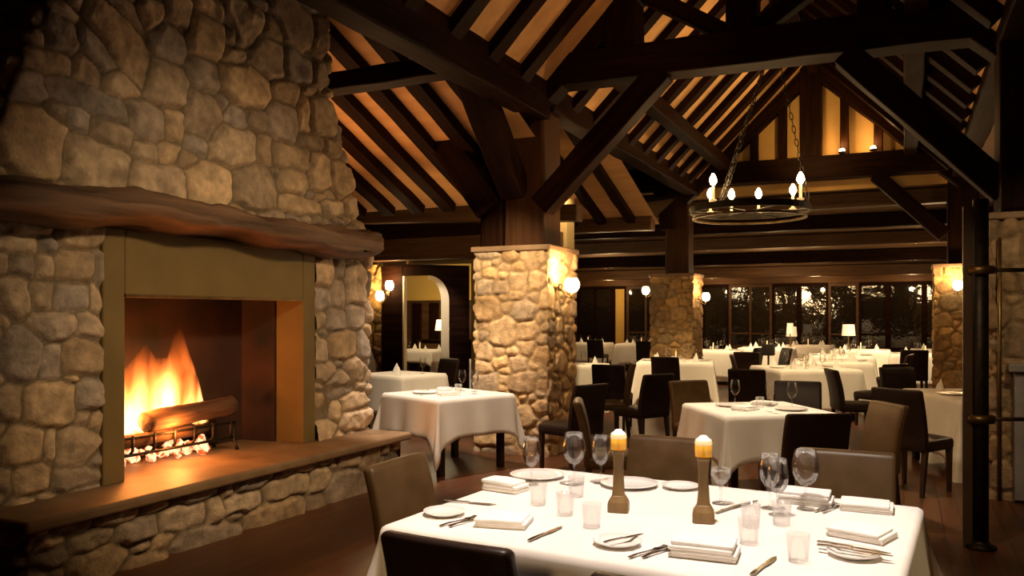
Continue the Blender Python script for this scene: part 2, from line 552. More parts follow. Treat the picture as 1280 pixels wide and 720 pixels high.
def seeds_from(lst, ox, oy, X, k=1 / 2.667):
    """stone sizes noted on the wall face: centre, half width, half height, slant"""
    out = []
    for s in lst:
        cx, cy, ax, ay = s[:4]; rot = s[4] if len(s) > 4 else 0
        x, y = ox + cx * k, oy + cy * k
        Y, Z = on_face(x, y, X)
        Ya, _ = on_face(x - ax * k, y, X); Yb, _ = on_face(x + ax * k, y, X)
        _, Za = on_face(x, y + ay * k, X); _, Zb = on_face(x, y - ay * k, X)
        out.append((Y, Z, max(.03, (Yb - Ya) / 2 * .98), max(.03, (Zb - Za) / 2 * .98), -R(rot)))
    return out


CHIM = [(200, 25, 45, 25), (195, 115, 55, 65), (160, 205, 70, 45), (90, 285, 52, 52), (100, 480, 108, 125), (390, 20, 60, 30, 20),
        (400, 140, 140, 68, 45), (322, 176, 72, 42, 48), (290, 240, 45, 42), (397, 285, 62, 38), (300, 335, 140, 45, 13), (265, 400, 28, 38), (370, 445, 65, 55),
        (320, 550, 115, 85), (505, 35, 38, 45), (600, 45, 50, 60), (565, 140, 50, 60, 20), (605, 95, 15, 20), (700, 25, 55, 30), (550, 290, 70, 75),
        (490, 410, 62, 65), (575, 410, 30, 55), (480, 500, 38, 30), (560, 500, 40, 32), (530, 610, 95, 65), (680, 120, 62, 75), (680, 255, 50, 60),
        (670, 390, 62, 85), (650, 480, 40, 35), (620, 525, 35, 25), (765, 110, 22, 60), (810, 75, 62, 85), (775, 190, 38, 38), (820, 285, 82, 72),
        (738, 340, 18, 22), (785, 405, 35, 40), (775, 490, 80, 75), (695, 620, 75, 75), (850, 625, 72, 75), (865, 10, 25, 20), (905, 90, 28, 42),
        (975, 70, 80, 80, 30), (885, 190, 60, 75), (990, 220, 50, 55), (950, 310, 45, 35), (850, 405, 32, 42), (935, 415, 50, 65), (880, 500, 30, 45),
        (965, 525, 70, 40), (975, 610, 48, 42), (1040, 10, 50, 30), (1060, 130, 25, 60), (1060, 250, 25, 45), (1025, 300, 22, 18), (1010, 390, 25, 60),
        (1075, 390, 48, 70), (1030, 475, 40, 28), (1095, 490, 28, 32), (1062, 580, 38, 62), (1130, 600, 35, 60), (1000, 685, 70, 28), (1105, 695, 35, 25), (1160, 690, 22, 35)]
PIER_L1 = [(50, 150, 65, 30), (155, 155, 25, 22), (10, 215, 25, 40), (75, 225, 38, 40), (140, 230, 30, 40), (240, 220, 62, 58), (325, 230, 15, 60), (45, 330, 50, 70),
           (140, 315, 40, 45), (235, 320, 60, 45), (310, 330, 18, 45), (170, 425, 75, 48), (290, 415, 35, 45), (10, 400, 20, 30), (75, 520, 62, 90), (165, 545, 38, 60), (265, 530, 58, 60)]
PIER_L2 = [(165, 150, 90, 75), (285, 110, 38, 50), (25, 150, 50, 65), (275, 190, 25, 22), (75, 285, 75, 65), (160, 290, 20, 50), (250, 290, 70, 60), (15, 400, 30, 40), (110, 395, 55, 50), (250, 390, 75, 40)]
PIER_R1 = [(1075, 240, 38, 50), (1125, 235, 25, 30), (1180, 280, 40, 70), (1065, 335, 30, 45), (1125, 310, 28, 50), (1060, 400, 25, 32), (1115, 400, 35, 35), (1185, 390, 28, 40),
           (1060, 500, 28, 40), (1140, 485, 48, 45), (1205, 490, 18, 50), (1075, 575, 42, 35), (1130, 610, 45, 40), (1180, 560, 35, 45), (1060, 690, 30, 45)]
PIER_R2 = [(1130, 95, 45, 30), (1060, 165, 32, 40), (1180, 140, 45, 35), (1190, 195, 50, 40), (1075, 235, 40, 35)]
BASE = [(185, 620, 50, 25), (320, 605, 78, 35), (480, 570, 72, 42), (190, 670, 55, 40), (335, 680, 90, 50), (630, 525, 90, 42), (725, 500, 30, 40), (700, 610, 120, 55), (520, 690, 95, 45),
        (830, 470, 70, 30), (930, 540, 95, 70), (970, 425, 90, 35), (1065, 510, 42, 55), (1080, 400, 35, 40), (1165, 450, 65, 80), (760, 690, 60, 30), (1000, 630, 80, 25)]

# ------------------------------------------------------------------ fireplace
YC = 4.58
fp = thing('fireplace', 'fieldstone fireplace with raised hearth, hewn timber mantel and burning firebox', 'fireplace', (XF, YC, 0))


def rel(o):
    """parent to the fireplace keeping world coordinates"""
    o.parent = fp
    o.matrix_parent_inverse = Matrix.Translation((-XF, -YC, 0))
    return o


def half_w(z):
    zs = [0, 2.2, 2.45, 3.2, 3.5, 8]; ws = [1.86, 1.86, 1.72, 1.46, 1.29, 1.27]
    return np.interp(z, zs, ws)


def chim_map(U, V):
    w = half_w(V)
    u = U
    side = np.maximum(np.abs(u) - w, 0)
    P = np.zeros(U.shape + (3,)); N = np.zeros(U.shape + (3,))
    P[..., 1] = YC + np.clip(u, -w, w); P[..., 0] = XF - side; P[..., 2] = V
    t = np.clip((np.abs(u) - w + .05) / .10, 0, 1)
    N[..., 0] = np.cos(t * PI / 2); N[..., 1] = np.sign(u) * np.sin(t * PI / 2)
    return P, N


ch_st = [(s[0] - YC, *s[1:]) for s in seeds_from(CHIM, 0, 0, XF)]
ch_st = pack(ch_st, -2.7, 2.6, 2.2, 6.3, [(.16, .26, 60), (.09, .16, 160), (.045, .09, 260)], 5)
rel(masonry('chimney_breast', ch_st, -2.75, 2.6, 2.15, 6.2, .014, chim_map, .062, None, 3))


def pier_map(y0, y1, side_sign=0):
    def f(U, V):
        P = np.zeros(U.shape + (3,)); N = np.zeros(U.shape + (3,))
        c = np.clip(U, y0, y1)
        P[..., 1] = c; P[..., 0] = XF - np.abs(U - c); P[..., 2] = V
        t = np.zeros(U.shape)
        if side_sign > 0: t = np.clip((U - y1 + .05) / .1, 0, 1)
        if side_sign < 0: t = np.clip((y0 - U + .05) / .1, 0, 1)
        N[..., 0] = np.cos(t * PI / 2); N[..., 1] = side_sign * np.sin(t * PI / 2)
        return P, N
    return f


SUR0, SUR1 = 3.57, 5.66    # plaster surround
pl = seeds_from(PIER_L1, 0, 250, XF) + seeds_from(PIER_L2, 0, 450, XF)
pl = pack(pl, 1.8, SUR0, .4, 2.35, [(.14, .2, 20), (.08, .14, 60), (.04, .08, 80)], 8)
rel(masonry('stone_pier', pl, 1.9, SUR0, .42, 2.32, .014, pier_map(2.72, SUR0, -1), .055, None, 5))
pr_ = seeds_from(PIER_R1, 0, 250, XF) + seeds_from(PIER_R2, 0, 450, XF)
pr_ = pack(pr_, SUR1, 7.4, .4, 2.35, [(.12, .18, 20), (.07, .12, 60), (.04, .07, 60)], 9)
rel(masonry('stone_pier', pr_, SUR1, 7.3, .42, 2.32, .014, pier_map(SUR1, 6.48, 1), .055, None, 6))

# solid core so no light leaks through, with the firebox left open
bm = bmesh.new()
add_box(bm, -6.2, XF - .02, 2.74, 3.62, .02, 2.3)
add_box(bm, -6.2, XF - .02, 5.66, 6.46, .02, 2.3)
add_box(bm, -6.2, -5.72, 3.60, 5.68, .02, 2.3)
add_box(bm, -6.2, XF - .02, 3.60, 5.68, 1.98, 2.3)
add_box(bm, -6.2, XF - .04, 3.26, 5.9, 2.3, 6.2)
rel(obj('masonry_core', bm, M['plaster_dark']))

# plaster surround: a panel round the opening with deep reveals
OP0, OP1, OPT = 3.735, 5.50, 1.68
bm = bmesh.new()
add_box(bm, XF - .28, XF + .035, SUR0, OP0, .45, 2.12)
add_box(bm, XF - .28, XF + .035, OP1, SUR1, .45, 2.12)
add_box(bm, XF - .28, XF + .035, OP0, OP1, OPT, 2.12)
sr = rel(obj('plaster_surround', bm, M['plaster'])); bev(sr, .012)
bm = bmesh.new()
add_box(bm, XF - .02, XF + .045, OP0, OP1, OPT - .012, OPT + .006)
rel(obj('lintel_edge', bm, M['brass']))

# firebox
bm = bmesh.new()
x0, x1 = -5.26, XF - .26
ya, yb = OP0 - .02, OP1 - .02
yc, yd = 3.84, 5.45
pts = [(x1, ya), (x0, yc), (x0, yd), (x1, yb)]
lo = [bm.verts.new((p[0], p[1], .45)) for p in pts]; hi = [bm.verts.new((p[0], p[1], 1.95)) for p in pts]
for i in range(3): bm.faces.new((lo[i], lo[i + 1], hi[i + 1], hi[i]))
bm.faces.new(hi)
rel(obj('firebox', bm, M['firebrick']))

# hearth slab and base
bm = bmesh.new()
add_box(bm, -5.72, -4.16, 2.76, 6.50, .385, .455)
sl = rel(obj('hearth_slab', bm, M['slab'])); bev(sl, .022, 3)


def base_map(U, V):
    y0, y1 = 2.86, 6.42
    P = np.zeros(U.shape + (3,)); N = np.zeros(U.shape + (3,))
    c = np.clip(U, y0, y1)
    P[..., 1] = c; P[..., 0] = -4.29 - np.abs(U - c); P[..., 2] = V
    t = np.clip((y0 - U + .05) / .1, 0, 1); t2 = np.clip((U - y1 + .05) / .1, 0, 1)
    N[..., 0] = np.cos((t + t2) * PI / 2); N[..., 1] = -np.sin(t * PI / 2) + np.sin(t2 * PI / 2)
    return P, N


bs = seeds_from(BASE, 0, 450, -4.24)
bs = pack(bs, 2.0, 7.2, 0, .40, [(.14, .2, 20), (.08, .13, 60), (.04, .07, 80)], 12)
rel(masonry('hearth_base', bs, 2.1, 7.2, .0, .39, .014, base_map, .06, None, 8))
bm = bmesh.new(); add_box(bm, -5.7, -4.31, 2.9, 6.40, .01, .385)
rel(obj('hearth_core', bm, M['plaster_dark']))

# hewn mantel: a live-edged half log
bm = bmesh.new()
ny, na = 90, 20
rings = []
for i in range(ny + 1):
    t = i / ny
    y = 2.35 + (6.42 - 2.35) * t
    zt = 2.335 + .02 * math.sin(y * 2.1) + .012 * math.sin(y * 9)
    zb = 2.085 + .03 * math.sin(y * 1.7 + 1) + .015 * math.sin(y * 7.3)
    fr = -4.30 + .03 * math.sin(y * 1.3 + 2) + .015 * math.sin(y * 5.1)
    endr = min(1, (1 - t) * ny / 5 + .35, t * ny / 5 + .35)
    ring = []
    for k in range(na):
        a = -PI / 2 + PI * k / (na - 1)
        ca, sa = math.cos(a), math.sin(a)
        ca = abs(ca) ** .55; sa = math.copysign(abs(sa) ** .75, sa)
        g = random.Random(k * 131 + i // 3).uniform(-1, 1) * .009 + random.uniform(-1, 1) * .003
        g += .045 * float(fbm(np.array([y * 1.6]), np.array([k * .45]), 4, 3)[0])
        x = -4.75 + (fr + 4.75) * ca * endr ** .5 + g
        z = (zt + zb) / 2 + (zt - zb) / 2 * sa * (.65 + .35 * endr) + g
        ring.append(bm.verts.new((x, y, z)))
    rings.append(ring)
for a, b_ in zip(rings, rings[1:]):
    for k in range(na - 1): bm.faces.new((a[k], a[k + 1], b_[k + 1], b_[k]))
    bm.faces.new((a[na - 1], a[0], b_[0], b_[na - 1]))
bm.faces.new(rings[0]); bm.faces.new(list(reversed(rings[-1])))
rel(obj('mantel_beam', bm, M['mantel'], None, True))

# grate, logs, embers, flames
gr = thing('fire_grate', 'black iron fire grate standing on the hearth under the logs', 'grate', (-4.99, 4.42, .457))
bm = bmesh.new()
add_tube(bm, [(.06, -.62, .10), (.06, .62, .10)], .011); add_tube(bm, [(.06, -.62, .22), (.06, .62, .22)], .010)
add_tube(bm, [(-.19, -.62, .10), (-.19, .62, .10)], .011)
obj('rail', bm, M['iron'], gr, True)
for k in range(7):
    y = -.56 + k * 1.12 / 6
    bm = bmesh.new()
    add_tube(bm, [(-.19, y, .10), (-.08, y, .09), (.03, y, .095), (.065, y, .13), (.065, y, .24)], .011)
    obj('bar', bm, M['iron'], gr, True)
for y in (-.6, .6):
    for x in (.06, -.19):
        bm = bmesh.new(); add_tube(bm, [(x, y, .23 if x > 0 else .11), (x, y, .08), (x + .02, y, .04), (x + .035, y, .0)], [.012, .013, .013, .016])
        obj('leg', bm, M['iron'], gr, True)


def log(name, p0, p1, r, label):
    p0, p1 = Vector(p0), Vector(p1)
    L = (p1 - p0).length
    bm = bmesh.new()
    n, k_ = 16, 14
    rings = []
    rg = random.Random(int(L * 1000))
    for i in range(n + 1):
        x = L * i / n
        rr = r * (1 + .06 * math.sin(x * 9 + L * 7))
        rings.append([bm.verts.new((x, rr * math.cos(2 * PI * k / k_) * (1 + rg.uniform(-.05, .05)), rr * math.sin(2 * PI * k / k_) * (1 + rg.uniform(-.05, .05)))) for k in range(k_)])
    for a, b_ in zip(rings, rings[1:]):
        for k in range(k_): bm.faces.new((a[k], a[(k + 1) % k_], b_[(k + 1) % k_], b_[k]))
    bm.faces.new(list(reversed(rings[0]))); bm.faces.new(rings[-1])
    o = obj(name, bm, M['bark'], None, True)
    X = (p1 - p0).normalized(); Y = Vector((0, 0, 1)).cross(X).normalized(); Z = X.cross(Y)
    o.matrix_world = Matrix.Translation(p0) @ Matrix((X, Y, Z)).transposed().to_4x4()
    return tag(o, label, 'log')


log('firewood_log', (-5.01, 4.22, .765), (-4.98, 5.04, .81), .078, 'long charred log lying across the front of the grate, right half')
log('firewood_log', (-4.99, 3.82, .64), (-5.00, 4.66, .655), .048, 'shorter charred log at the left end of the grate')
log('firewood_log', (-5.15, 3.95, .64), (-5.13, 4.90, .65), .06, 'charred log lying behind, half hidden in the flames')
bm = bmesh.new()
rg = random.Random(3)
for k in range(46):
    y = rg.uniform(3.92, 4.86); x = rg.uniform(-5.16, -4.97); z = .485 + rg.uniform(0, .075)
    r = rg.uniform(.025, .05)
    mtx = Matrix.Translation((x, y, z)) @ Euler((rg.uniform(0, 3), rg.uniform(0, 3), 0)).to_matrix().to_4x4() @ Matrix.Diagonal((r * 1.3, r, r * .8, 1))
    bmesh.ops.create_icosphere(bm, subdivisions=1, radius=1, matrix=mtx)
tag(obj('embers', bm, M['ember']), 'glowing bed of orange embers under the grate bars', 'embers', kind='stuff')

# flames: a closed tongue-shaped body filled with glowing gas
fm = bpy.data.materials.new('flame_gas')
fm.use_nodes = True
nt = fm.node_tree.nodes; ln = fm.node_tree.links
nt.clear()
out = nt.new('ShaderNodeOutputMaterial')
em = nt.new('ShaderNodeEmission')
tc = nt.new('ShaderNodeTexCoord')
mp = nt.new('ShaderNodeMapping'); mp.inputs['Scale'].default_value = (4.0, 9.5, 1.9)
nz = nt.new('ShaderNodeTexNoise'); nz.inputs['Scale'].default_value = 1.0; nz.inputs['Detail'].default_value = 3; nz.inputs['Distortion'].default_value = .6
ln.new(tc.outputs['Object'], mp.inputs['Vector']); ln.new(mp.outputs[0], nz.inputs['Vector'])
sp = nt.new('ShaderNodeSeparateXYZ'); ln.new(tc.outputs['Object'], sp.inputs[0])
gz = nt.new('ShaderNodeMapRange'); gz.inputs['From Min'].default_value = 0; gz.inputs['From Max'].default_value = .80; gz.inputs['To Min'].default_value = 1.05; gz.inputs['To Max'].default_value = .0
ln.new(sp.outputs['Z'], gz.inputs['Value'])
pw = nt.new('ShaderNodeMath'); pw.operation = 'POWER'; pw.inputs[1].default_value = 2.0; ln.new(gz.outputs[0], pw.inputs[0])
n1 = nt.new('ShaderNodeMapRange'); n1.inputs['From Min'].default_value = .36; n1.inputs['From Max'].default_value = .68; ln.new(nz.outputs['Fac'], n1.inputs['Value'])
mlt = nt.new('ShaderNodeMath'); mlt.operation = 'MULTIPLY'; ln.new(pw.outputs[0], mlt.inputs[0]); ln.new(n1.outputs[0], mlt.inputs[1])
ad = nt.new('ShaderNodeMath'); ad.operation = 'MULTIPLY_ADD'; ad.inputs[1].default_value = 75.0; ad.inputs[2].default_value = .9
ln.new(mlt.outputs[0], ad.inputs[0])
cr = nt.new('ShaderNodeValToRGB')
cr.color_ramp.elements[0].position = 0; cr.color_ramp.elements[0].color = (1, .15, .012, 1)
cr.color_ramp.elements[1].position = .6; cr.color_ramp.elements[1].color = (1, .50, .14, 1)
ln.new(mlt.outputs[0], cr.inputs['Fac']); ln.new(cr.outputs['Color'], em.inputs['Color'])
ln.new(ad.outputs[0], em.inputs['Strength'])
ln.new(em.outputs[0], out.inputs['Volume'])
bm = bmesh.new()
FY0, FY1 = -.53, .56
ny, nr = 40, 14
rings = []


def flame_top(t):
    p = [(.0, .22), (.08, .44), (.16, .54), (.24, .46), (.32, .58), (.42, .70), (.50, .58), (.60, .58), (.69, .76), (.76, .82), (.83, .54), (.92, .26), (1.0, .06)]
    return float(np.interp(t, [a for a, _ in p], [b_ for _, b_ in p]))


for i in range(ny + 1):
    t = i / ny
    y = FY0 + (FY1 - FY0) * t
    top = flame_top(t)
    half = .115 * math.sin(PI * min(max(t, .03), .97)) ** .6
    ring = []
    for k in range(nr):
        a = 2 * PI * k / nr
        cx = math.cos(a); s = math.sin(a)
        z = top * (s * .5 + .5)
        wdt = half * (1 - .75 * (z / max(top, .01)) ** 1.3)
        ring.append(bm.verts.new((cx * wdt, y + .02 * math.sin(z * 9 + t * 5), z)))
    rings.append(ring)
for a, b_ in zip(rings, rings[1:]):
    for k in range(nr): bm.faces.new((a[k], a[(k + 1) % nr], b_[(k + 1) % nr], b_[k]))
bm.faces.new(list(reversed(rings[0]))); bm.faces.new(rings[-1])
fl = obj('flames', bm, fm, None, True, (-5.10, 4.36, .65))
tag(fl, 'bright yellow and orange log flames burning in the firebox', 'fire', kind='stuff')


# ------------------------------------------------------------------ stone pillars
def pillar(name, label, x0, x1, y0, y1, h, seed, tint=(1, 1, 1), big=1.0, post=None):
    cx, cy = (x0 + x1) / 2, (y0 + y1) / 2
    t = thing(name, label, 'pillar', (cx, cy, 0))
    w, d = x1 - x0, y1 - y0
    per = 2 * (w + d)
    rc = .06

    def f(U, V):
        u = U % per
        P = np.zeros(U.shape + (3,)); N = np.zeros(U.shape + (3,))
        segs = [((-w / 2, -d / 2), (1, 0), w, (0, -1)), ((w / 2, -d / 2), (0, 1), d, (1, 0)), ((w / 2, d / 2), (-1, 0), w, (0, 1)), ((-w / 2, d / 2), (0, -1), d, (-1, 0))]
        s0 = 0
        for i, (o_, dr, L, nn) in enumerate(segs):
            m_ = (u >= s0 - 1e-9) & (u < s0 + L)
            s = u - s0
            px = o_[0] + dr[0] * s; py = o_[1] + dr[1] * s
            prv = segs[i - 1][3]; nxt = segs[(i + 1) % 4][3]
            wa = np.clip((rc - s) / rc, 0, 1) * .5; wb = np.clip((s - (L - rc)) / rc, 0, 1) * .5
            nx = nn[0] * (1 - wa - wb) + prv[0] * wa + nxt[0] * wb
            ny_ = nn[1] * (1 - wa - wb) + prv[1] * wa + nxt[1] * wb
            ll = np.sqrt(nx * nx + ny_ * ny_)
            P[..., 0] = np.where(m_, px, P[..., 0]); P[..., 1] = np.where(m_, py, P[..., 1])
            N[..., 0] = np.where(m_, nx / ll, N[..., 0]); N[..., 1] = np.where(m_, ny_ / ll, N[..., 1])
            s0 += L
        P[..., 2] = V
        P -= N * .02
        return P, N
    st = pack([], 0, per, 0, h, [(.13 * big, .19 * big, 34), (.085 * big, .13 * big, 90), (.045 * big, .08 * big, 140)], seed, wrap=per, tries=260)
    masonry('stone_shaft', st, 0, per - 1e-4, 0.0, h, .017, f, .042, t, seed, wrap=per, tint=tint, groove=.007, edge=.022, mortar=(.27, .20, .12))
    bm = bmesh.new(); add_box(bm, -w / 2 + .05, w / 2 - .05, -d / 2 + .05, d / 2 - .05, .01, h - .02)
    obj('shaft_core', bm, M['plaster_dark'], t)
    bm = bmesh.new(); add_box(bm, -w / 2 - .03, w / 2 + .03, -d / 2 - .03, d / 2 + .03, h - .005, h + .055)
    bev(obj('cap_stone', bm, M['slab'], t), .012)
    return t


pillar('stone_pillar', 'big square fieldstone pillar beside the table by the hearth', -4.42, -3.50, 8.2, 9.04, 2.27, 21, (1.15, 1.02, .80))
pillar('stone_pillar', 'fieldstone pillar further back, under the left end of the gable', -4.46, -3.62, 15.5, 16.3, 2.30, 22, (1.0, .84, .52))
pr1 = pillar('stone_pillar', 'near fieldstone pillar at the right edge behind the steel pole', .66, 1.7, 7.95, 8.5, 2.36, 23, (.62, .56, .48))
pillar('stone_pillar', 'right-hand fieldstone pillar in the distance with a sconce on it', .46, 1.3, 15.5, 16.2, 2.36, 24, (1.0, .82, .46))
# grey plinth beside the near pillar
bm = bmesh.new(); add_box(bm, -.36, .60, -.37, -.24, .02, 1.08); bev(obj('plinth', bm, M['grey_stone'], pr1), .012)
bm = bmesh.new(); add_box(bm, -.40, .64, -.41, -.22, 1.08, 1.15); bev(obj('plinth_cap', bm, M['grey_stone'], pr1), .012)
bm = bmesh.new(); add_tube(bm, [(-.46, -.31, .0), (-.46, -.31, 2.2)], .016); obj('pipe', bm, M['brass'], pr1, True)

# ------------------------------------------------------------------ shell
def quad(name, pts, m):
    bm = bmesh.new()
    bm.faces.new([bm.verts.new(p) for p in pts])
    me = bpy.data.meshes.new(name); bm.to_mesh(me); bm.free()
    o = link_mesh(name, me, m)
    return struct(o)


box('floor', -14, 4.2, -3, 25.6, -.1, 0, M['floor'])['kind'] = 'structure'
XC, RZ = -1.45, 6.05        # ridge
YE = 15.75
# nave roof slopes (boards above the rafters)
quad('ceiling_nave_left', [(XC, -3, RZ + .12), (XC, YE, RZ + .12), (-3.75, YE, 3.87), (-3.75, -3, 3.87)], M['boards'])
quad('ceiling_nave_right', [(XC, -3, RZ + .12), (XC, YE, RZ + .12), (.85, YE, 3.87), (.85, -3, 3.87)], M['boards'])
# wing roof over the fireplace side, falling away from the camera
WA = lambda y: 6.86 - .4 * y
quad('ceiling_wing', [(-3.7, 1.5, WA(1.5)), (-12, 1.5, WA(1.5)), (-12, 9.6, WA(9.6)), (-3.7, 9.6, WA(9.6))], M['boards'])
WB = lambda y: 7.86 - .35 * y
quad('ceiling_aisle', [(-3.75, 9.7, WB(9.7)), (-9, 9.7, WB(9.7)), (-9, 13.6, WB(13.6)), (-3.75, 13.6, WB(13.6))], M['boards'])
quad('ceiling_back', [(-14, 15.75, 3.98), (4, 15.75, 3.98), (4, 25.3, 2.62), (-14, 25.3, 2.62)], M['plaster_dark'])
quad('ceiling_back_left', [(-14, 11.6, 3.15), (-3.9, 13.6, 3.15), (-3.9, 15.8, 3.95), (-14, 15.8, 3.95)], M['plaster_dark'])
quad('ceiling_right', [(.8, -3, 3.9), (4.2, -3, 3.0), (4.2, 16, 3.0), (.8, 16, 3.9)], M['plaster_dark'])
box('wall_right', 4.0, 4.2, -3, 25.3, 0, 4, M['plaster_dark'])['kind'] = 'structure'
box('wall_left', -14.2, -14, -3, 25.3, 0, 6, M['plaster_dark'])['kind'] = 'structure'
box('wall_front', -14, 4.2, -3.2, -3, 0, 6.3, M['plaster_dark'])['kind'] = 'structure'
# window wall at the far end
YW = 25.0
bm = bmesh.new()
add_box(bm, -14, 4, YW + .02, YW + .25, 0, .55); add_box(bm, -14, 4, YW + .02, YW + .25, 2.48, 3.2)
add_box(bm, -14, -9.6, YW + .02, YW + .25, .55, 2.48); add_box(bm, 1.3, 4, YW + .02, YW + .25, .55, 2.48)
struct(obj('wall_back', bm, M['timber_brown']))
xs = [-9.6, -8.4, -7.95, -6.7, -5.55, -4.75, -3.5, -2.75, -1.95, -1.15, -.4, .5, 1.3]
kinds = 'pbppbpppppppp'
for i in range(len(xs) - 1):
    x0, x1 = xs[i], xs[i + 1]
    bm = bmesh.new()
    fw = .07
    add_box(bm, x0, x0 + fw, YW - .06, YW + .06, .55, 2.48); add_box(bm, x1 - fw, x1, YW - .06, YW + .06, .55, 2.48)
    add_box(bm, x0 + fw, x1 - fw, YW - .06, YW + .06, 2.38, 2.48); add_box(bm, x0 + fw, x1 - fw, YW - .06, YW + .06, .55, .65)
    if i % 3 != 1: add_box(bm, x0 + fw, x1 - fw, YW - .03, YW + .03, .98, 1.03)
    if x1 - x0 > 1: add_box(bm, (x0 + x1) / 2 - .03, (x0 + x1) / 2 + .03, YW - .04, YW + .04, .65, 2.38)
    w = struct(obj('window_%d' % (i + 1), bm, M['timber_brown'] if i in (2, 5, 8) else M['timber']))
    bm = bmesh.new(); add_box(bm, x0 + fw - .01, x1 - fw + .01, YW + .0, YW + .012, .64, 2.39)
    obj('pane', bm, M['yellow'] if i == 1 else M['pane'], w)

# ------------------------------------------------------------------ roof timbers
YT = 8.35    # near truss
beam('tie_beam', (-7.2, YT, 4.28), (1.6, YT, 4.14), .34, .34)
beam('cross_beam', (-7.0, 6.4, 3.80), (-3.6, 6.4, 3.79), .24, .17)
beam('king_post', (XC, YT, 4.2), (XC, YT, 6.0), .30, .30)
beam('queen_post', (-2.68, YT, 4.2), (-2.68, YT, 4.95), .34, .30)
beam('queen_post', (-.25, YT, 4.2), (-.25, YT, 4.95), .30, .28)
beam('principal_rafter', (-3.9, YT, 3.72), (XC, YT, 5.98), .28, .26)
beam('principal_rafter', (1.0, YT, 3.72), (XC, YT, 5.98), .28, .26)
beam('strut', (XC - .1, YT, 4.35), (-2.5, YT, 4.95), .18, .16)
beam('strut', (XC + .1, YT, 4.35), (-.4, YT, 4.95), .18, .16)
# post on the big pillar with its braces
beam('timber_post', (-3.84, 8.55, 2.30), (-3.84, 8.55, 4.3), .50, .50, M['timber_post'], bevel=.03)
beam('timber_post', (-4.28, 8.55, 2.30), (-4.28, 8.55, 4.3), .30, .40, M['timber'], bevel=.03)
beam('brace', (-3.62, YT - .05, 2.75), (-2.25, YT - .05, 4.08), .24, .26)
beam('brace', (-4.25, YT, 2.75), (-5.35, YT, 4.25), .30, .34)
beam('brace', (-3.95, 8.3, 2.95), (-3.85, 6.9, 4.1), .28, .30)
# post on the near right pillar with its brace
beam('timber_post', (1.10, 8.2, 2.42), (1.10, 8.2, 4.3), .75, .5, M['timber'], bevel=.03)
beam('brace', (.78, YT - .15, 2.62), (-.50, YT - .15, 3.98), .22, .24)
# plates along the nave
beam('wall_plate', (-3.64, -2.5, 4.02), (-3.64, 8.3, 4.02), .26, .62)
beam('wall_plate', (-3.64, 8.4, 4.03), (-3.64, 15.6, 4.03), .26, .40)
beam('wall_plate', (.85, -2.5, 4.0), (.85, 15.6, 4.0), .26, .30)
beam('ridge_beam', (XC, -2.8, 6.0), (XC, 15.6, 6.0), .18, .30)
beam('purlin', (-3.0, 8.4, 4.34), (-3.0, 15.6, 4.34), .20, .22)
beam('purlin', (.10, -2.5, 4.34), (.10, 15.6, 4.34), .20, .22)
# nave rafters
y = -.3
while y < 15.4:
    beam('rafter', (-3.58, y, 3.99), (XC - .02, y, 6.10), .20, .13, bevel=.008)
    beam('rafter', (.70, y, 3.96), (XC + .02, y, 6.10), .20, .20, bevel=.008)
    y += .72
# wing rafters
x = -4.05
while x > -9.5:
    beam('rafter', (x, 1.6, WA(1.6) - .07), (x, 9.5, WA(9.5) - .07), .18, .12, bevel=.008)
    x -= .48
x = -4.15
while x > -8.5:
    beam('rafter', (x, 9.75, WB(9.75) - .06), (x, 13.5, WB(13.5) - .06), .16, .10, bevel=.008)
    x -= .52
# back of the wing: plates, arched brace and cross beams
curved_beam('arched_brace', [(-7.4, 9.6, 3.05), (-6.9, 9.6, 3.28), (-6.3, 9.6, 3.44), (-5.7, 9.6, 3.46), (-5.1, 9.6, 3.28), (-4.6, 9.6, 2.75)], .26, .20, M['timber_brown'])
beam('wall_plate', (-12, 9.45, 3.14), (-4.0, 9.45, 3.30), .2, .22)
beam('cross_beam', (-12, 10.9, 3.3), (-4.2, 11.0, 3.02), .26, .24, M['timber_brown'])
beam('cross_beam', (-12, 11.2, 2.92), (-5.9, 11.2, 2.94), .2, .30, M['timber'])
beam('lintel_beam', (-8.0, 11.25, 2.62), (-4.6, 11.25, 2.62), .24, .36, M['timber_brown'])
beam('cross_beam', (-7.5, 13.4, 3.10), (-3.8, 13.4, 3.10), .24, .24, M['timber_brown'])
# second post
beam('timber_post', (-3.98, 15.9, 2.34), (-3.98, 15.9, 4.35), .46, .44, M['timber_post'], bevel=.03)
curved_beam('arched_brace', [(-5.6, 15.55, 4.85), (-5.0, 15.55, 4.72), (-4.5, 15.55, 4.3), (-4.22, 15.55, 3.8), (-4.15, 15.55, 3.2)], .24, .22)
beam('timber_post', (.9, 15.9, 2.40), (.9, 15.9, 4.3), .46, .44, M['timber'], bevel=.03)
beam('brace', (.62, 15.6, 2.9), (-.45, 15.6, 4.0), .24, .24)
# gable end
quad('wall_gable', [(-3.9, YE + .02, 3.8), (1.0, YE + .02, 3.8), (XC, YE + .02, 6.25)], M['gable'])
beam('tie_beam', (-5.0, 15.5, 4.18), (1.6, 15.5, 4.16), .32, .40, M['timber'])
beam('king_post', (-1.50, 15.5, 4.3), (-1.50, 15.5, 6.0), .36, .30, M['timber'])
for sx in (-3.0, -2.5, -2.0, -.95, -.40, .12):
    zt = RZ - abs(sx - XC) - .05
    beam('gable_stud', (sx, 15.58, 4.3), (sx, 15.58, zt), .15, .14)
beam('principal_rafter', (-3.8, 15.5, 3.75), (XC, 15.5, 5.95), .24, .22)
beam('principal_rafter', (.9, 15.5, 3.75), (XC, 15.5, 5.95), .24, .22)
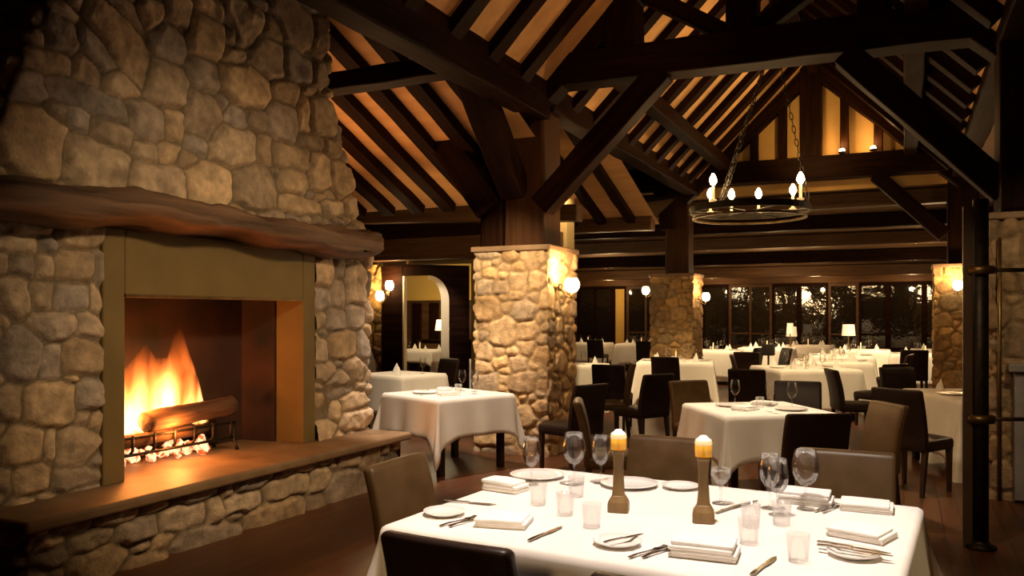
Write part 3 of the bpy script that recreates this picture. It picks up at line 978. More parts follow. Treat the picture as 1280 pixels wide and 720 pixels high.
# beams under the back ceiling
for i, yb_ in enumerate((16.6, 18.2, 19.8, 21.6, 23.4)):
    zc = 3.98 - (yb_ - 15.75) * 1.36 / 9.55
    beam('ceiling_beam', (-13, yb_, zc - .15), (3.8, yb_, zc - .15), .24, .28, M['timber'] if i % 2 else M['timber_brown'])
beam('window_header', (-13, 24.75, 2.58), (3.8, 24.75, 2.58), .16, .22, M['timber_brown'])

# ------------------------------------------------------------------ back-left wall with the arched doorway
YD = 11.5
bm = bmesh.new()
add_box(bm, -14, -7.95, YD, YD + .3, 0, 3.4)
add_box(bm, -6.25, -4.6, YD, YD + .3, 0, 3.4)
add_box(bm, -7.95, -6.25, YD, YD + .3, 2.40, 3.4)
struct(obj('wall_back_left', bm, M['plaster']))


def dw_map(U, V):
    P = np.zeros(U.shape + (3,)); N = np.zeros(U.shape + (3,))
    P[..., 0] = U; P[..., 1] = YD - .03; P[..., 2] = V; N[..., 1] = -1
    return P, N


st = pack([], -9.6, -7.9, 0, 2.4, [(.12, .18, 30), (.08, .12, 60), (.04, .07, 90)], 31)
o = masonry('wall_stone_facing', st, -9.6, -7.95, 0, 2.4, .022, dw_map, .04, None, 31, tint=(1.05, .85, .42)); struct(o)
# dark timber door casing with a rounded upper right corner
dr = struct(obj('door_1', (lambda b_: (add_box(b_, -7.93, -7.52, YD - .06, YD + .05, 0, 2.38), b_)[1])(bmesh.new()), M['timber']))
bm = bmesh.new(); add_box(bm, -7.50, -7.47, YD - .08, YD + .0, 0, 2.2); obj('door_edge', bm, M['cream'], dr)
bm = bmesh.new()
prof = [(-6.62, 0), (-6.62, 1.6)] + [(-6.62 - .40 + .40 * math.cos(a), 1.78 + .42 * math.sin(a)) for a in [i * PI / 16 for i in range(0, 9)]] + [(-7.5, 2.2)]
outer = [(-6.25, 0), (-6.25, 1.6)] + [(-6.25, 1.7 + .08 * i) for i in range(0, 9)] + [(-7.5, 2.40)]
for yy in (YD - .06, ):
    a = [bm.verts.new((p[0], yy, p[1])) for p in prof]; b_ = [bm.verts.new((p[0], yy, p[1])) for p in outer]
    for i in range(len(a) - 1): bm.faces.new((a[i], b_[i], b_[i + 1], a[i + 1]))
obj('arch_casing', bm, M['timber'], dr)
bm = bmesh.new()
a = [bm.verts.new((p[0], YD - .055, p[1])) for p in prof[:-1]]; b_ = [bm.verts.new((p[0] + .0, YD + .55, p[1])) for p in prof[:-1]]
for i in range(len(a) - 1): bm.faces.new((a[i], b_[i], b_[i + 1], a[i + 1]))
obj('arch_reveal', bm, M['cream'], dr)
bm = bmesh.new()
inn = [(p[0] - .15 * min(1, i / 1.0 if i else 1), p[1]) for i, p in enumerate(prof[:2])]
for i in range(0, 9):
    a_ = i * PI / 16
    inn.append((-6.62 - .40 + .25 * math.cos(a_), 1.78 + .36 * math.sin(a_)))
a = [bm.verts.new((p[0], YD - .065, p[1])) for p in prof[:-1]]; b_ = [bm.verts.new((p[0], YD - .065, p[1])) for p in inn]
for i in range(len(a) - 1): bm.faces.new((a[i], b_[i], b_[i + 1], a[i + 1]))
obj('arch_trim', bm, M['cream'], dr)
# room beyond the doorway
box('wall_beyond', -13.5, -8.7, 17.6, 17.8, 1.92, 3.3, M['yellow'])['kind'] = 'structure'
box('wall_wainscot', -13.5, -8.7, 17.58, 17.8, 0, 1.92, M['timber_brown'])['kind'] = 'structure'
for x in (-11.1, -10.6):
    beam('wainscot_panel', (x, 17.55, .2), (x, 17.55, 1.85), .28, .04, M['timber'])
# the windows between this room and the far end: a dividing wall
box('wall_divider', -5.4, -5.2, 13.6, 25, 0, .02, M['floor'])['kind'] = 'structure'

# ------------------------------------------------------------------ tables and cloths
TABLES = {}
LINEN_N = [0]


def cloth_mesh(sx, sy, hang, res, seed, r=.022, flare=.10, amp=.012, corner=1.0, droop=.22):
    hx, hy = sx / 2, sy / 2
    rg = random.Random(seed)
    ph = [rg.uniform(0, 6) for _ in range(6)]

    def axis(h):
        inner = list(np.linspace(-h, h, max(3, int(2 * h / max(res * 2.0, .06)) + 1)))
        n_out = max(6, int(hang / res))
        outp = [h + hang * (k / n_out) ** 1.15 for k in range(1, n_out + 1)]
        return [-v for v in reversed(outp)] + inner + outp
    ax, ay = axis(hx), axis(hy)
    verts = []
    for y in ay:
        for x in ax:
            cx = max(-hx, min(hx, x)); cy = max(-hy, min(hy, y))
            ox, oy = x - cx, y - cy
            L = math.hypot(ox, oy)
            if L < 1e-6:
                verts.append((x, y, .0006 * math.sin(x * 9 + ph[0]) * math.sin(y * 8 + ph[1]))); continue
            dx, dy = ox / L, oy / L
            kx = abs(cx) / hx if abs(oy) > abs(ox) else abs(cy) / hy
            stretch = 1 + droop * kx ** 5
            if abs(ox) > 1e-6 and abs(oy) > 1e-6:   # corner: gather into folds
                L = max(abs(ox), abs(oy)) + .41 * min(abs(ox), abs(oy)) * corner
            L *= stretch
            q = r * PI / 2
            if L < q: rad, dz = r * math.sin(L / r), r * (1 - math.cos(L / r))
            else:
                l2 = L - q
                rad = r + l2 * flare; dz = r + l2 * math.sqrt(1 - flare * flare)
            s = (cx * 1.0 + cy * 1.0) + math.atan2(dy, dx) * .18
            k = min(1.3, max(0, L - q) / hang) ** 1.3
            rad += k * amp * (math.sin(s * 17 + ph[2]) + .6 * math.sin(s * 31 + ph[3]) + .8)
            if abs(ox) > 1e-6 and abs(oy) > 1e-6:
                an = math.atan2(abs(oy), abs(ox))
                rad += k * .045 * (math.sin(an * 2) ** 2) - k * .02 * math.sin(an * 4) ** 2
            verts.append((cx + dx * rad, cy + dy * rad, -dz))
    nx, ny = len(ax), len(ay)
    me = bpy.data.meshes.new('tablecloth')
    faces = [(j * nx + i, j * nx + i + 1, (j + 1) * nx + i + 1, (j + 1) * nx + i) for j in range(ny - 1) for i in range(nx - 1)]
    me.from_pydata(verts, [], faces)
    return me


def make_table(key, cx, cy, sx, sy, rot, hang, tlabel, clabel, desc, res=.04, amp=.012, flare=.10):
    H = .745
    rz = R(rot)
    t = thing('dining_table', tlabel, 'table', (cx, cy, 0), rz, 'restaurant tables')
    bm = bmesh.new(); add_box(bm, -sx / 2 + .01, sx / 2 - .01, -sy / 2 + .01, sy / 2 - .01, H - .035, H - .003)
    obj('tabletop', bm, M['legwood'], t)
    for ix in (-1, 1):
        for iy in (-1, 1):
            bm = bmesh.new(); x, y = ix * (sx / 2 - .09), iy * (sy / 2 - .09)
            add_box(bm, x - .03, x + .03, y - .03, y + .03, 0, H - .034)
            obj('leg', bm, M['legwood'], t)
    me = cloth_mesh(sx, sy, hang * .92, res, hash(key) & 255 if False else sum(map(ord, key)), flare=flare, amp=amp)
    cl = link_mesh('tablecloth', me, M['linen'], None, True)
    cl.location = (cx, cy, H + .003); cl.rotation_euler = (0, 0, rz)
    md = cl.modifiers.new('thick', 'SOLIDIFY'); md.thickness = .0025; md.offset = 1
    tag(cl, clabel, 'tablecloth', 'white tablecloths')
    TABLES[key] = (cx, cy, sx, sy, rz, H + .007, desc)
    return t


TD = [
    ('T1', -.865, 3.20, 1.745, 1.32, -4.0, .26, 'dining table nearest the camera, under its white cloth', 'large white cloth on the front table carrying the two candle stands', 'front table', .025, .008),
    ('T2', -4.22, 7.27, .94, .94, -22.5, .42, 'square table beside the hearth end and big pillar', 'white cloth hanging in points on the table beside the hearth', 'table beside the hearth', .03, .014),
    ('T3', -1.14, 7.25, .95, .95, 34, .40, 'square table turned cornerwise just beyond the front table', 'white cloth on the cornerwise table just beyond the front table', 'cornerwise table beyond the front table', .03, .014),
    ('T4', -1.38, 13.2, 1.2, 1.2, 30, .66, 'square table in the middle of the hall with a black stand beside it', 'long white cloth on the first table of the middle row', 'first table of the middle row', .05, .016),
    ('T4b', -1.15, 15.4, 1.2, 1.2, 8, .66, 'second table of the middle row, behind the black stand', 'long white cloth on the second table of the middle row', 'second table of the middle row', .06, .016),
    ('T4c', -1.15, 17.6, 1.2, 1.2, 4, .66, 'third table of the middle row towards the windows', 'long white cloth on the third table of the middle row', 'third table of the middle row', .06, .016),
    ('T4d', -.90, 20.5, 1.2, 1.2, 0, .66, 'fourth table of the middle row, close to the windows', 'long white cloth on the fourth table of the middle row', 'fourth table of the middle row', .06, .016),
    ('T5', .82, 9.57, 1.25, 1.25, 23.5, .62, 'big table half hidden behind the steel pole', 'long white cloth on the table half hidden by the steel pole', 'table behind the steel pole', .04, .016),
    ('T6', -3.62, 14.2, 1.25, 1.2, 12, .60, 'table standing in front of the farther left pillar', 'white cloth on the table before the farther left pillar', 'table before the farther pillar', .05, .016),
    ('T7', -4.78, 12.55, .74, .74, 2, .60, 'small table just right of the big pillar', 'white cloth on the small table just right of the big pillar', 'small table right of the big pillar', .05, .014),
    ('T8', -8.3, 22.4, 1.2, 1.0, 0, .62, 'left table below the far windows beyond the big pillar', 'white cloth on the left table below the far windows', 'left table below the far windows', .07, .014),
    ('T8b', -6.7, 22.4, 1.2, 1.0, 0, .62, 'table below the far windows left of the farther pillar', 'white cloth on the window table left of the farther pillar', 'window table left of the farther pillar', .07, .014),
    ('T9', -3.95, 18.9, 1.2, 1.2, 6, .66, 'table just right of the farther left pillar', 'long white cloth on the table right of the farther pillar', 'table right of the farther pillar', .06, .016),
    ('T9b', -3.05, 20.9, 1.2, 1.2, 0, .66, 'table between the farther pillar and the middle row', 'long white cloth on the table between pillar and middle row', 'table left of the middle row', .06, .016),
    ('T10', -2.3, 23.0, 1.2, 1.1, 0, .62, 'table right under the far windows behind the middle row', 'white cloth on the table right under the far windows', 'table right under the far windows', .07, .014),
    ('T11', .40, 18.9, 1.3, 1.2, 0, .68, 'table with two dark chairs left of the distant right pillar', 'long white cloth on the table left of the distant right pillar', 'table left of the distant right pillar', .06, .016),
    ('T12', .75, 21.4, 1.2, 1.1, 0, .62, 'table behind the distant right-hand pillar', 'white cloth on the table behind the distant right-hand pillar', 'table behind the right pillar', .07, .014),
    ('TA', -6.22, 9.45, .9, .8, -14, .56, 'table between the fireplace end and the arched doorway', 'white cloth on the table between fireplace and arched doorway', 'table before the arched doorway', .04, .020),
    ('TB', -10.1, 16.1, 1.2, 1.0, 0, .30, 'table seen through the arched doorway', 'white cloth on the table seen through the arched doorway', 'table through the doorway', .06, .012),
    ('TC', -7.12, 12.75, .75, .75, 0, .45, 'small table just inside the arched doorway', 'white cloth on the small table just inside the arched doorway', 'small table inside the doorway', .05, .012),
]
for t in TD:
    make_table(t[0], *t[1:7], t[7], t[8], t[9], t[10], t[11])

# ------------------------------------------------------------------ chairs
CH_GROUP = 'upholstered dining chairs'


def make_chair(leather, tall=1.0, w=.47):
    t = thing('dining_chair', 'x', 'chair', group=CH_GROUP)
    bm = bmesh.new(); add_rbox(bm, w, .46, .10, .03, (0, .01, .425), 4, lambda v: Vector((v.x, v.y, v.z + .012 * (1 - (v.x / (w / 2)) ** 2) * (v.z > 0))))
    obj('seat', bm, leather, t, True)
    hb = .50 * tall

    def fb(v):
        k = (v.z + hb / 2) / hb
        taper = 1 - .03 * k
        return Vector((v.x * taper, v.y - .085 * k * k - .02 * (1 - (2 * v.x / w) ** 2) * .6, v.z))
    bm = bmesh.new(); add_rbox(bm, w, .065, hb, .024, (0, -.20, .385 + hb / 2), 6, fb)
    obj('backrest', bm, leather, t, True)
    for sx in (-1, 1):
        for sy in (-1, 1):
            bm = bmesh.new()
            x, y = sx * (w / 2 - .03), (.20 if sy > 0 else -.19)
            yo = 0 if sy > 0 else -.05
            r0, r1 = .022, .015
            v0 = [bm.verts.new((x + a * r1, y + yo + b_ * r1, 0)) for a, b_ in ((-1, -1), (1, -1), (1, 1), (-1, 1))]
            v1 = [bm.verts.new((x + a * r0, y + b_ * r0, .40)) for a, b_ in ((-1, -1), (1, -1), (1, 1), (-1, 1))]
            for k in range(4): bm.faces.new((v0[k], v0[(k + 1) % 4], v1[(k + 1) % 4], v1[k]))
            bm.faces.new(list(reversed(v0))); bm.faces.new(v1)
            obj('leg', bm, M['legwood'], t)
    return t


protos = {}


def chair(x, y, face, label, kind='brown', tall=1.0):
    """face: direction the sitter looks, degrees from +X"""
    k = (kind, tall)
    if k not in protos:
        protos[k] = o = make_chair(M['leather'] if kind == 'brown' else M['leather_shaded'], tall)  # the dark kind is the same leather with shade in its colour
    else:
        o = copy_tree(protos[k])
    o.location = (x, y, 0); o.rotation_euler = (0, 0, R(face - 90)); o['label'] = label
    return o


chair(-1.215, 2.38, 87, 'dark chair with its back to us at the front table, left of two', 'black')
chair(-.50, 2.28, 88, 'dark chair at bottom centre, only its top rail showing before the front table', 'black')
chair(-1.83, 3.16, 0, 'brown chair at the left end of the front table beside the hearth', 'brown')
chair(-1.16, 4.11, -92, 'brown chair behind the front table, between the two candle stands', 'brown')
chair(-.26, 4.05, -90, 'brown chair behind the right end of the front table', 'brown')
chair(-2.98, 7.55, 157, 'dark chair at right of the table beside the hearth, before the big pillar', 'black')
chair(-.66, 6.13, 120, 'dark chair with its back to us at the cornerwise table', 'black')
chair(-.34, 6.66, 212, 'brown chair at the right corner of the cornerwise table, seen obliquely', 'brown')
chair(-1.78, 8.10, -42, 'brown chair behind the left corner of the cornerwise table', 'brown')
chair(-.95, 8.40, -86, 'dark chair peeking over the back of the cornerwise table', 'black')
chair(-2.05, 6.12, 20, 'brown chair standing alone left of the cornerwise table, seen from the side', 'brown')
chair(.08, 8.06, 60, 'dark chair with its back to us at the table behind the steel pole', 'black', 1.06)
chair(-3.32, 9.75, 200, 'tall brown chair in the aisle right of the big pillar', 'brown', 1.14)
chair(-3.62, 10.75, 95, 'dark chair with its back to us in front of the small table', 'black')
chair(-2.75, 9.2, 150, 'low dark chair standing in the aisle between pillar and cornerwise table', 'black')
chair(-3.45, 13.1, 90, 'dark chair with its back to us before the table at the farther pillar', 'black')
chair(-2.60, 15.45, 95, 'dark square-backed chair right of the farther pillar', 'black')
chair(-2.95, 17.4, 165, 'dark chair turned sideways at the table right of the farther pillar', 'black')
chair(-2.38, 17.2, 210, 'dark chair left of the middle row, beyond the black stand', 'black')
chair(-2.35, 14.1, 10, 'dark chair on the left side of the first middle table', 'black')
chair(-.32, 12.5, 140, 'dark chair in side view right of the first middle table', 'black')
chair(-.18, 15.5, 170, 'dark chair right of the second middle table, seen from the side', 'black')
chair(.12, 16.4, 100, 'dark chair with its back to us left of the distant right pillar', 'black', 1.1)
chair(-.55, 10.9, 20, 'dark chair between the cornerwise table and the first middle table', 'black')
chair(.05, 11.3, -60, 'dark chair at the far side of the table behind the steel pole', 'black')
chair(-7.25, 10.45, 10, 'tall brown chair below the double sconce by the doorway', 'brown', 1.2)
chair(-6.45, 10.75, 250, 'dark chair behind the table before the arched doorway', 'black')
chair(-9.0, 15.6, 180, 'dark chair at the table seen through the doorway', 'black')
chair(-6.0, 20.6, 90, 'dark chair before the window table left of the farther pillar', 'black')
chair(-7.6, 21.3, 90, 'dark chair before the left window table', 'black')
chair(-1.75, 10.6, 90, 'dark chair low in the aisle behind the cornerwise table', 'black')

# ------------------------------------------------------------------ tableware
REG = {}


def mesh_of(name, fn, m, smooth=True):
    bm = bmesh.new(); fn(bm)
    bmesh.ops.recalc_face_normals(bm, faces=bm.faces)
    me = bpy.data.meshes.new(name); bm.to_mesh(me); bm.free()
    me.materials.append(m)
    if smooth: me.polygons.foreach_set('use_smooth', [True] * len(me.polygons))
    return me


def put(name, me, loc, rz=0, label=None, cat=None, group=None, parent=None, s=1.0):
    o = bpy.data.objects.new(name, me); C.objects.link(o)
    o.location = loc; o.rotation_euler = (0, 0, rz)
    if s != 1.0: o.scale = (s, s, s)
    if parent: o.parent = parent
    else: tag(o, label, cat, group)
    return o


BOWL = {'big': [(.006, .095), (.022, .102), (.042, .122), (.054, .15), (.056, .175), (.050, .21), (.042, .245), (.041, .245), (.049, .21), (.055, .175), (.053, .15), (.041, .123), (.02, .103), (.0, .099)],
        'mid': [(.006, .085), (.020, .092), (.036, .115), (.043, .145), (.043, .165), (.038, .20), (.035, .225), (.034, .225), (.037, .20), (.042, .165), (.042, .145), (.035, .116), (.019, .093), (.0, .089)],
        'cone': [(.005, .07), (.02, .085), (.040, .112), (.044, .128), (.040, .15), (.0395, .15), (.043, .128), (.039, .113), (.019, .087), (0, .08)]}
me_bowl = {k: mesh_of('bowl', lambda b_, p=p: add_lathe(b_, p, n=24), M['glass']) for k, p in BOWL.items()}
me_stem = {k: mesh_of('stem', lambda b_, p=p: add_lathe(b_, [(.0, .004), (.006, .006), (.0042, .02), (.0042, p[0][1] - .015), (.0065, p[0][1] + .002), (0, p[0][1] + .004)], n=10), M['glass']) for k, p in BOWL.items()}
me_foot = mesh_of('foot', lambda b_: add_lathe(b_, [(0, 0), (.036, 0), (.037, .0015), (.02, .004), (.005, .007), (0, .007)], n=24), M['glass'])
me_wine_far = mesh_of('wine_glass', lambda b_: (add_lathe(b_, [(0, 0), (.034, 0), (.034, .003), (.005, .007), (.004, .08), (.02, .09), (.040, .12), (.044, .15), (.038, .2), (.034, .22)], n=12)), M['glass'])
M['tumbler_glass'] = thin_glass('tumbler_glass', (.998, .997, .995), .0, .4)
me_tumbler = mesh_of('tumbler', lambda b_: add_lathe(b_, [(0, 0), (.030, 0), (.032, .004), (.037, .09), (.0355, .09), (.031, .014), (0, .012)], n=24), M['tumbler_glass'])


def add_plate(bm, r):
    add_lathe(bm, [(0, .003), (r * .6, .003), (r * .64, .0), (r * .68, .003), (r * .95, .012), (r, .016), (r * .99, .019), (r * .70, .009), (r * .62, .006), (0, .006)], n=40)


me_plate_s = mesh_of('plate', lambda b_: add_plate(b_, .085), M['china'])
me_plate_b = mesh_of('plate', lambda b_: add_plate(b_, .135), M['china'])


def fold_napkin(bm, sx, sy, n=3, th=.011, sag=.004):
    for k in range(n):
        o_ = (.006 * math.sin(k * 2.1), .006 * math.cos(k * 1.7), th * (k + .5))
        add_rbox(bm, sx - .006 * k, sy - .006 * k, th * 1.06, th * .45, o_, 5, lambda v, k=k: Vector((v.x, v.y, v.z + sag * math.sin(v.x * 22 + k) * math.cos(v.y * 18) * (k / n))))


me_nap = mesh_of('napkin', lambda b_: fold_napkin(b_, .20, .16), M['napkin'])
me_nap2 = mesh_of('napkin', lambda b_: fold_napkin(b_, .22, .15, 4, .013), M['napkin'])
me_nap_r = mesh_of('napkin', lambda b_: fold_napkin(b_, .19, .12, 3, .017, .006), M['napkin'])


def tent_napkin(bm):
    n = 10
    top = bm.verts.new((0, 0, .13)); t2 = bm.verts.new((.012, .004, .12))
    ring = []
    for k in range(n):
        a = 2 * PI * k / n; r = .055 * (1 + .28 * math.cos(a * 3))
        ring.append(bm.verts.new((r * math.cos(a), r * math.sin(a) * .8, 0)))
    mid = [bm.verts.new((v.co.x * .62, v.co.y * .62, .06)) for v in ring]
    for k in range(n):
        k2 = (k + 1) % n
        bm.faces.new((ring[k], ring[k2], mid[k2], mid[k])); bm.faces.new((mid[k], mid[k2], top if k < n // 2 else t2))
    bm.faces.new((mid[0], t2, top)); bm.faces.new((mid[n // 2], top, t2))
    bm.faces.new(list(reversed(ring)))


me_tent = mesh_of('napkin', tent_napkin, M['napkin'], False)


def add_strip(bm, pts, w, th):
    """flat bent bar along local X: pts (x, z), widths w"""
    rings = []
    for i, (x, z) in enumerate(pts):
        ww = w[i] if isinstance(w, (list, tuple)) else w
        rings.append([bm.verts.new((x, -ww / 2, z)), bm.verts.new((x, ww / 2, z)), bm.verts.new((x, ww / 2, z + th)), bm.verts.new((x, -ww / 2, z + th))])
    for a, b_ in zip(rings, rings[1:]):
        for k in range(4): bm.faces.new((a[k], a[(k + 1) % 4], b_[(k + 1) % 4], b_[k]))
    bm.faces.new(list(reversed(rings[0]))); bm.faces.new(rings[-1])


me_k_handle = mesh_of('handle', lambda b_: add_strip(b_, [(-.115, .002), (-.08, .004), (-.02, .004), (.0, .003)], [.014, .013, .010, .012], .005), M['silver'], False)
me_k_blade = mesh_of('blade', lambda b_: add_strip(b_, [(0, .003), (.03, .003), (.09, .003), (.12, .003)], [.013, .019, .018, .004], .002), M['silver'], False)


def fork_h(bm): add_strip(bm, [(-.10, .003), (-.06, .006), (.0, .004), (.03, .003)], [.013, .009, .007, .010], .003)


def fork_t(bm):
    add_strip(bm, [(.028, .003), (.045, .002), (.055, .003)], [.010, .024, .024], .003)
    for k in range(4): 
        y = -.0095 + k * .0063
        rings = []
        for x, z in ((.054, .003), (.08, .002), (.10, .006)):
            rings.append([bm.verts.new((x, y - .0016, z)), bm.verts.new((x, y + .0016, z)), bm.verts.new((x, y + .0016, z + .002)), bm.verts.new((x, y - .0016, z + .002))])
        for a, b_ in zip(rings, rings[1:]):
            for q in range(4): bm.faces.new((a[q], a[(q + 1) % 4], b_[(q + 1) % 4], b_[q]))


me_f_handle = mesh_of('handle', fork_h, M['silver'], False)
me_f_tines = mesh_of('tines', fork_t, M['silver'], False)
TZ = TABLES['T1'][5]


def wine(kind, x, y, label):
    t = thing('wine_glass', label, 'wine glass', (x, y, TZ), 0, 'glassware on the front table')
    put('bowl', me_bowl[kind], (0, 0, 0), parent=t); put('stem', me_stem[kind], (0, 0, 0), parent=t); put('foot', me_foot, (0, 0, 0), parent=t)


def knife(x, y, a, label, z=0, s=1.0):
    t = thing('knife', label, 'knife', (x, y, TZ + z), R(a), 'cutlery on the front table')
    put('handle', me_k_handle, (0, 0, 0), parent=t, s=s); put('blade', me_k_blade, (0, 0, 0), parent=t, s=s)


def fork(x, y, a, label):
    t = thing('fork', label, 'fork', (x, y, TZ), R(a), 'cutlery on the front table')
    put('handle', me_f_handle, (0, 0, 0), parent=t); put('tines', me_f_tines, (0, 0, 0), parent=t)


wine('mid', -1.58, 3.50, 'leftmost stemmed wine glass on the front table')
wine('big', -1.40, 3.59, 'largest round wine glass on the front table, left of the candles')
wine('mid', -1.30, 3.68, 'wine glass tucked right behind the largest round glass')
wine('cone', -.70, 3.50, 'small wide-bowled stemmed glass right of the second candle stand')
wine('mid', -.50, 3.50, 'tall wine glass at the left of the right-hand trio')
wine('mid', -.455, 3.40, 'wine glass in the middle of the right-hand trio')
wine('big', -.365, 3.55, 'wine glass at the right of the right-hand trio before the brown chair')
TUM = [(-1.39, 3.15, 'water tumbler in front of the leftmost wine glass'), (-1.22, 3.03, 'water tumbler left of the tumbler nearest the knife'), (-1.06, 2.90, 'water tumbler between the left knife and first candle stand'),
       (-.52, 3.16, 'water tumbler below the right-hand wine glass trio'), (-.49, 2.93, 'water tumbler right of the folded napkin, middle front'), (-.31, 2.79, 'water tumbler nearest the camera, right of the front knife'), (-.42, 3.24, 'water tumbler between right-hand wine glasses and right place setting'), (-1.30, 3.36, 'water tumbler under the largest round wine glass')]
for x, y, l in TUM: put('tumbler', me_tumbler, (x, y, TZ), 0, l, 'tumbler', 'glassware on the front table')
put('plate', me_plate_s, (-1.66, 2.83, TZ), 0, 'side plate at the left front corner of the front table', 'plate', 'plates on the front table')
put('plate', me_plate_b, (-1.63, 3.68, TZ), 0, 'large plate behind the leftmost wine glass', 'plate', 'plates on the front table')
put('plate', me_plate_b, (-1.16, 3.68, TZ), 0, 'large plate behind the first candle stand', 'plate', 'plates on the front table')
put('plate', me_plate_s, (-.93, 3.73, TZ), 0, 'side plate between the two candle stands at the back edge', 'plate', 'plates on the front table')
put('plate', me_plate_s, (-.90, 2.72, TZ), 0, 'side plate with a butter knife at the middle of the front edge', 'plate', 'plates on the front table')
put('plate', me_plate_s, (-.15, 2.93, TZ), 0, 'side plate with two knives at the right front', 'plate', 'plates on the front table')
NAPS = [(me_nap, -1.38, 2.80, 12, 'folded napkin right of the forks at the left front'), (me_nap2, -.60, 2.73, 4, 'thick folded napkin at the front edge, middle right'),
        (me_nap_r, -1.64, 3.34, -8, 'puffed folded napkin at the left end, behind the knife'), (me_nap2, -.38, 3.68, 0, 'upright-edged napkin behind the right wine glass trio'),
        (me_nap, -.14, 3.20, -18, 'folded napkin at the right end above the knife plate'), (me_nap, -.14, 3.66, 0, 'folded napkin at the back right corner')]
for me, x, y, a, l in NAPS: put('napkin', me, (x, y, TZ), R(a), l, 'napkin', 'napkins on the front table')
fork(-1.55, 2.75, 75, 'outer fork between the left side plate and napkin')
fork(-1.515, 2.76, 75, 'inner fork between the left side plate and napkin')
knife(-1.175, 2.73, 82, 'knife right of the left front napkin')
knife(-1.66, 3.04, 8, 'knife lying across the left end of the table')
fork(-.775, 2.67, 68, 'outer fork left of the thick front napkin')
fork(-.735, 2.69, 68, 'inner fork left of the thick front napkin')
knife(-.88, 2.73, 62, 'butter knife resting on the middle front side plate', .019, .8)
knife(-.40, 2.68, 80, 'knife right of the thick front napkin')
knife(-.64, 3.42, 70, 'knife right of the second candle stand, outer one')
knife(-.61, 3.50, 68, 'knife right of the second candle stand, inner one')
knife(-.155, 2.95, -12, 'upper knife resting on the right front plate', .019)
knife(-.15, 2.915, -8, 'lower knife resting on the right front plate', .019)
fork(-.29, 3.60, 70, 'outer fork before the brown chair, back right')
fork(-.26, 3.60, 70, 'inner fork before the brown chair, back right')


def candle_stand(x, y, label):
    t = thing('candle_stand', label, 'candle', (x, y, TZ), R(12), 'candle stands on the front table')
    def sq(bm, prof):
        rings = []
        for r, z in prof:
            rings.append([bm.verts.new((r * a, r * b_, z)) for a, b_ in ((-1, -.75), (-.75, -1), (.75, -1), (1, -.75), (1, .75), (.75, 1), (-.75, 1), (-1, .75))])
        for a, b_ in zip(rings, rings[1:]):
            for k in range(8): bm.faces.new((a[k], a[(k + 1) % 8], b_[(k + 1) % 8], b_[k]))
        bm.faces.new(list(reversed(rings[0]))); bm.faces.new(rings[-1])
    bm = bmesh.new(); sq(bm, [(.042, 0), (.042, .028), (.040, .040), (.030, .058), (.026, .066)]); bev(obj('base', bm, M['standwood'], t), .003)
    bm = bmesh.new(); sq(bm, [(.0255, .064), (.022, .10), (.0195, .16), (.0195, .20), (.022, .235), (.027, .246)]); bev(obj('pillar_shaft', bm, M['standwood'], t), .003)
    bm = bmesh.new(); add_lathe(bm, [(0, .246), (.031, .246), (.033, .25), (.035, .315), (.0335, .315), (.032, .252), (0, .250)], n=24); obj('glass_cup', bm, M['glass_cup'], t, True)
    bm = bmesh.new(); add_lathe(bm, [(0, .251), (.0315, .251), (.033, .294), (0, .295)], n=24); obj('wax', bm, M['wax'], t, True)
    bm = bmesh.new(); add_lathe(bm, [(0, .295), (.0325, .2955), (.0335, .304), (.030, .316), (.018, .325), (.012, .332), (0, .334)], n=24); obj('candle_top', bm, M['wax_white'], t, True)


candle_stand(-1.05, 3.19, 'left wooden candle stand with yellow glass cup on the front table')
candle_stand(-.70, 3.17, 'right wooden candle stand with yellow glass cup on the front table')

# settings on the other tables
me_candle = mesh_of('candle', lambda b_: add_lathe(b_, [(0, 0), (.022, 0), (.022, .01), (.012, .014), (.012, .16), (.008, .165), (0, .175)], n=12), M['candle'])


def setting(key, items):
    cx, cy, sx, sy, rz, z, desc = TABLES[key]
    for kind, u, v in items:
        x = u * sx / 2; y = v * sy / 2
        p = (cx + x * math.cos(rz) - y * math.sin(rz), cy + x * math.sin(rz) + y * math.cos(rz), z)
        REG.setdefault((desc, kind), []).append((screen_x(p), p))


full = [('napkin', -.55, -.6), ('napkin', .55, -.6), ('napkin', -.55, .62), ('napkin', .55, .62), ('wine glass', -.2, -.55), ('wine glass', .25, -.5), ('wine glass', -.25, .5), ('wine glass', .3, .55), ('tumbler', -.05, -.28), ('tumbler', .1, .3), ('candle', 0, 0), ('plate', -.75, -.15), ('plate', .75, .1)]
for k in ('T4', 'T4b', 'T4c', 'T4d', 'T5', 'T6', 'T9', 'T9b', 'T11'): setting(k, full)
for k in ('T8', 'T8b', 'T10', 'T12', 'TB'): setting(k, [it for i, it in enumerate(full) if i in (0, 1, 2, 3, 4, 5, 10)])
setting('T7', [('napkin', -.5, -.4), ('napkin', .5, .5), ('wine glass', .3, -.5)])
setting('TC', [('napkin', -.45, -.4), ('napkin', .5, .3), ('wine glass', .3, -.5), ('wine glass', -.4, .5)])
setting('TA', [('napkin', .3, -.5), ('wine glass', .55, .4), ('napkin', -.5, .3)])
setting('T2', [('plate', -.3, -.4), ('napkin flat', .4, -.3), ('napkin flat', -.45, .25), ('wine glass', -.2, .55), ('wine glass', .15, .62), ('wine glass', .55, .3), ('tumbler', .1, .2), ('knife', .02, -.72), ('knife', -.75, .0)])
setting('T3', [('plate', -.35, .35), ('napkin flat', -.35, -.25), ('napkin flat', .35, .45), ('wine glass', -.15, .62), ('wine glass', .35, .2), ('wine glass', .62, -.1), ('tumbler', .1, .1), ('knife', -.05, -.7), ('plate', .45, -.4)])
setting('T5', [('wine glass', -.35, .15), ('tumbler', -.35, -.3)])
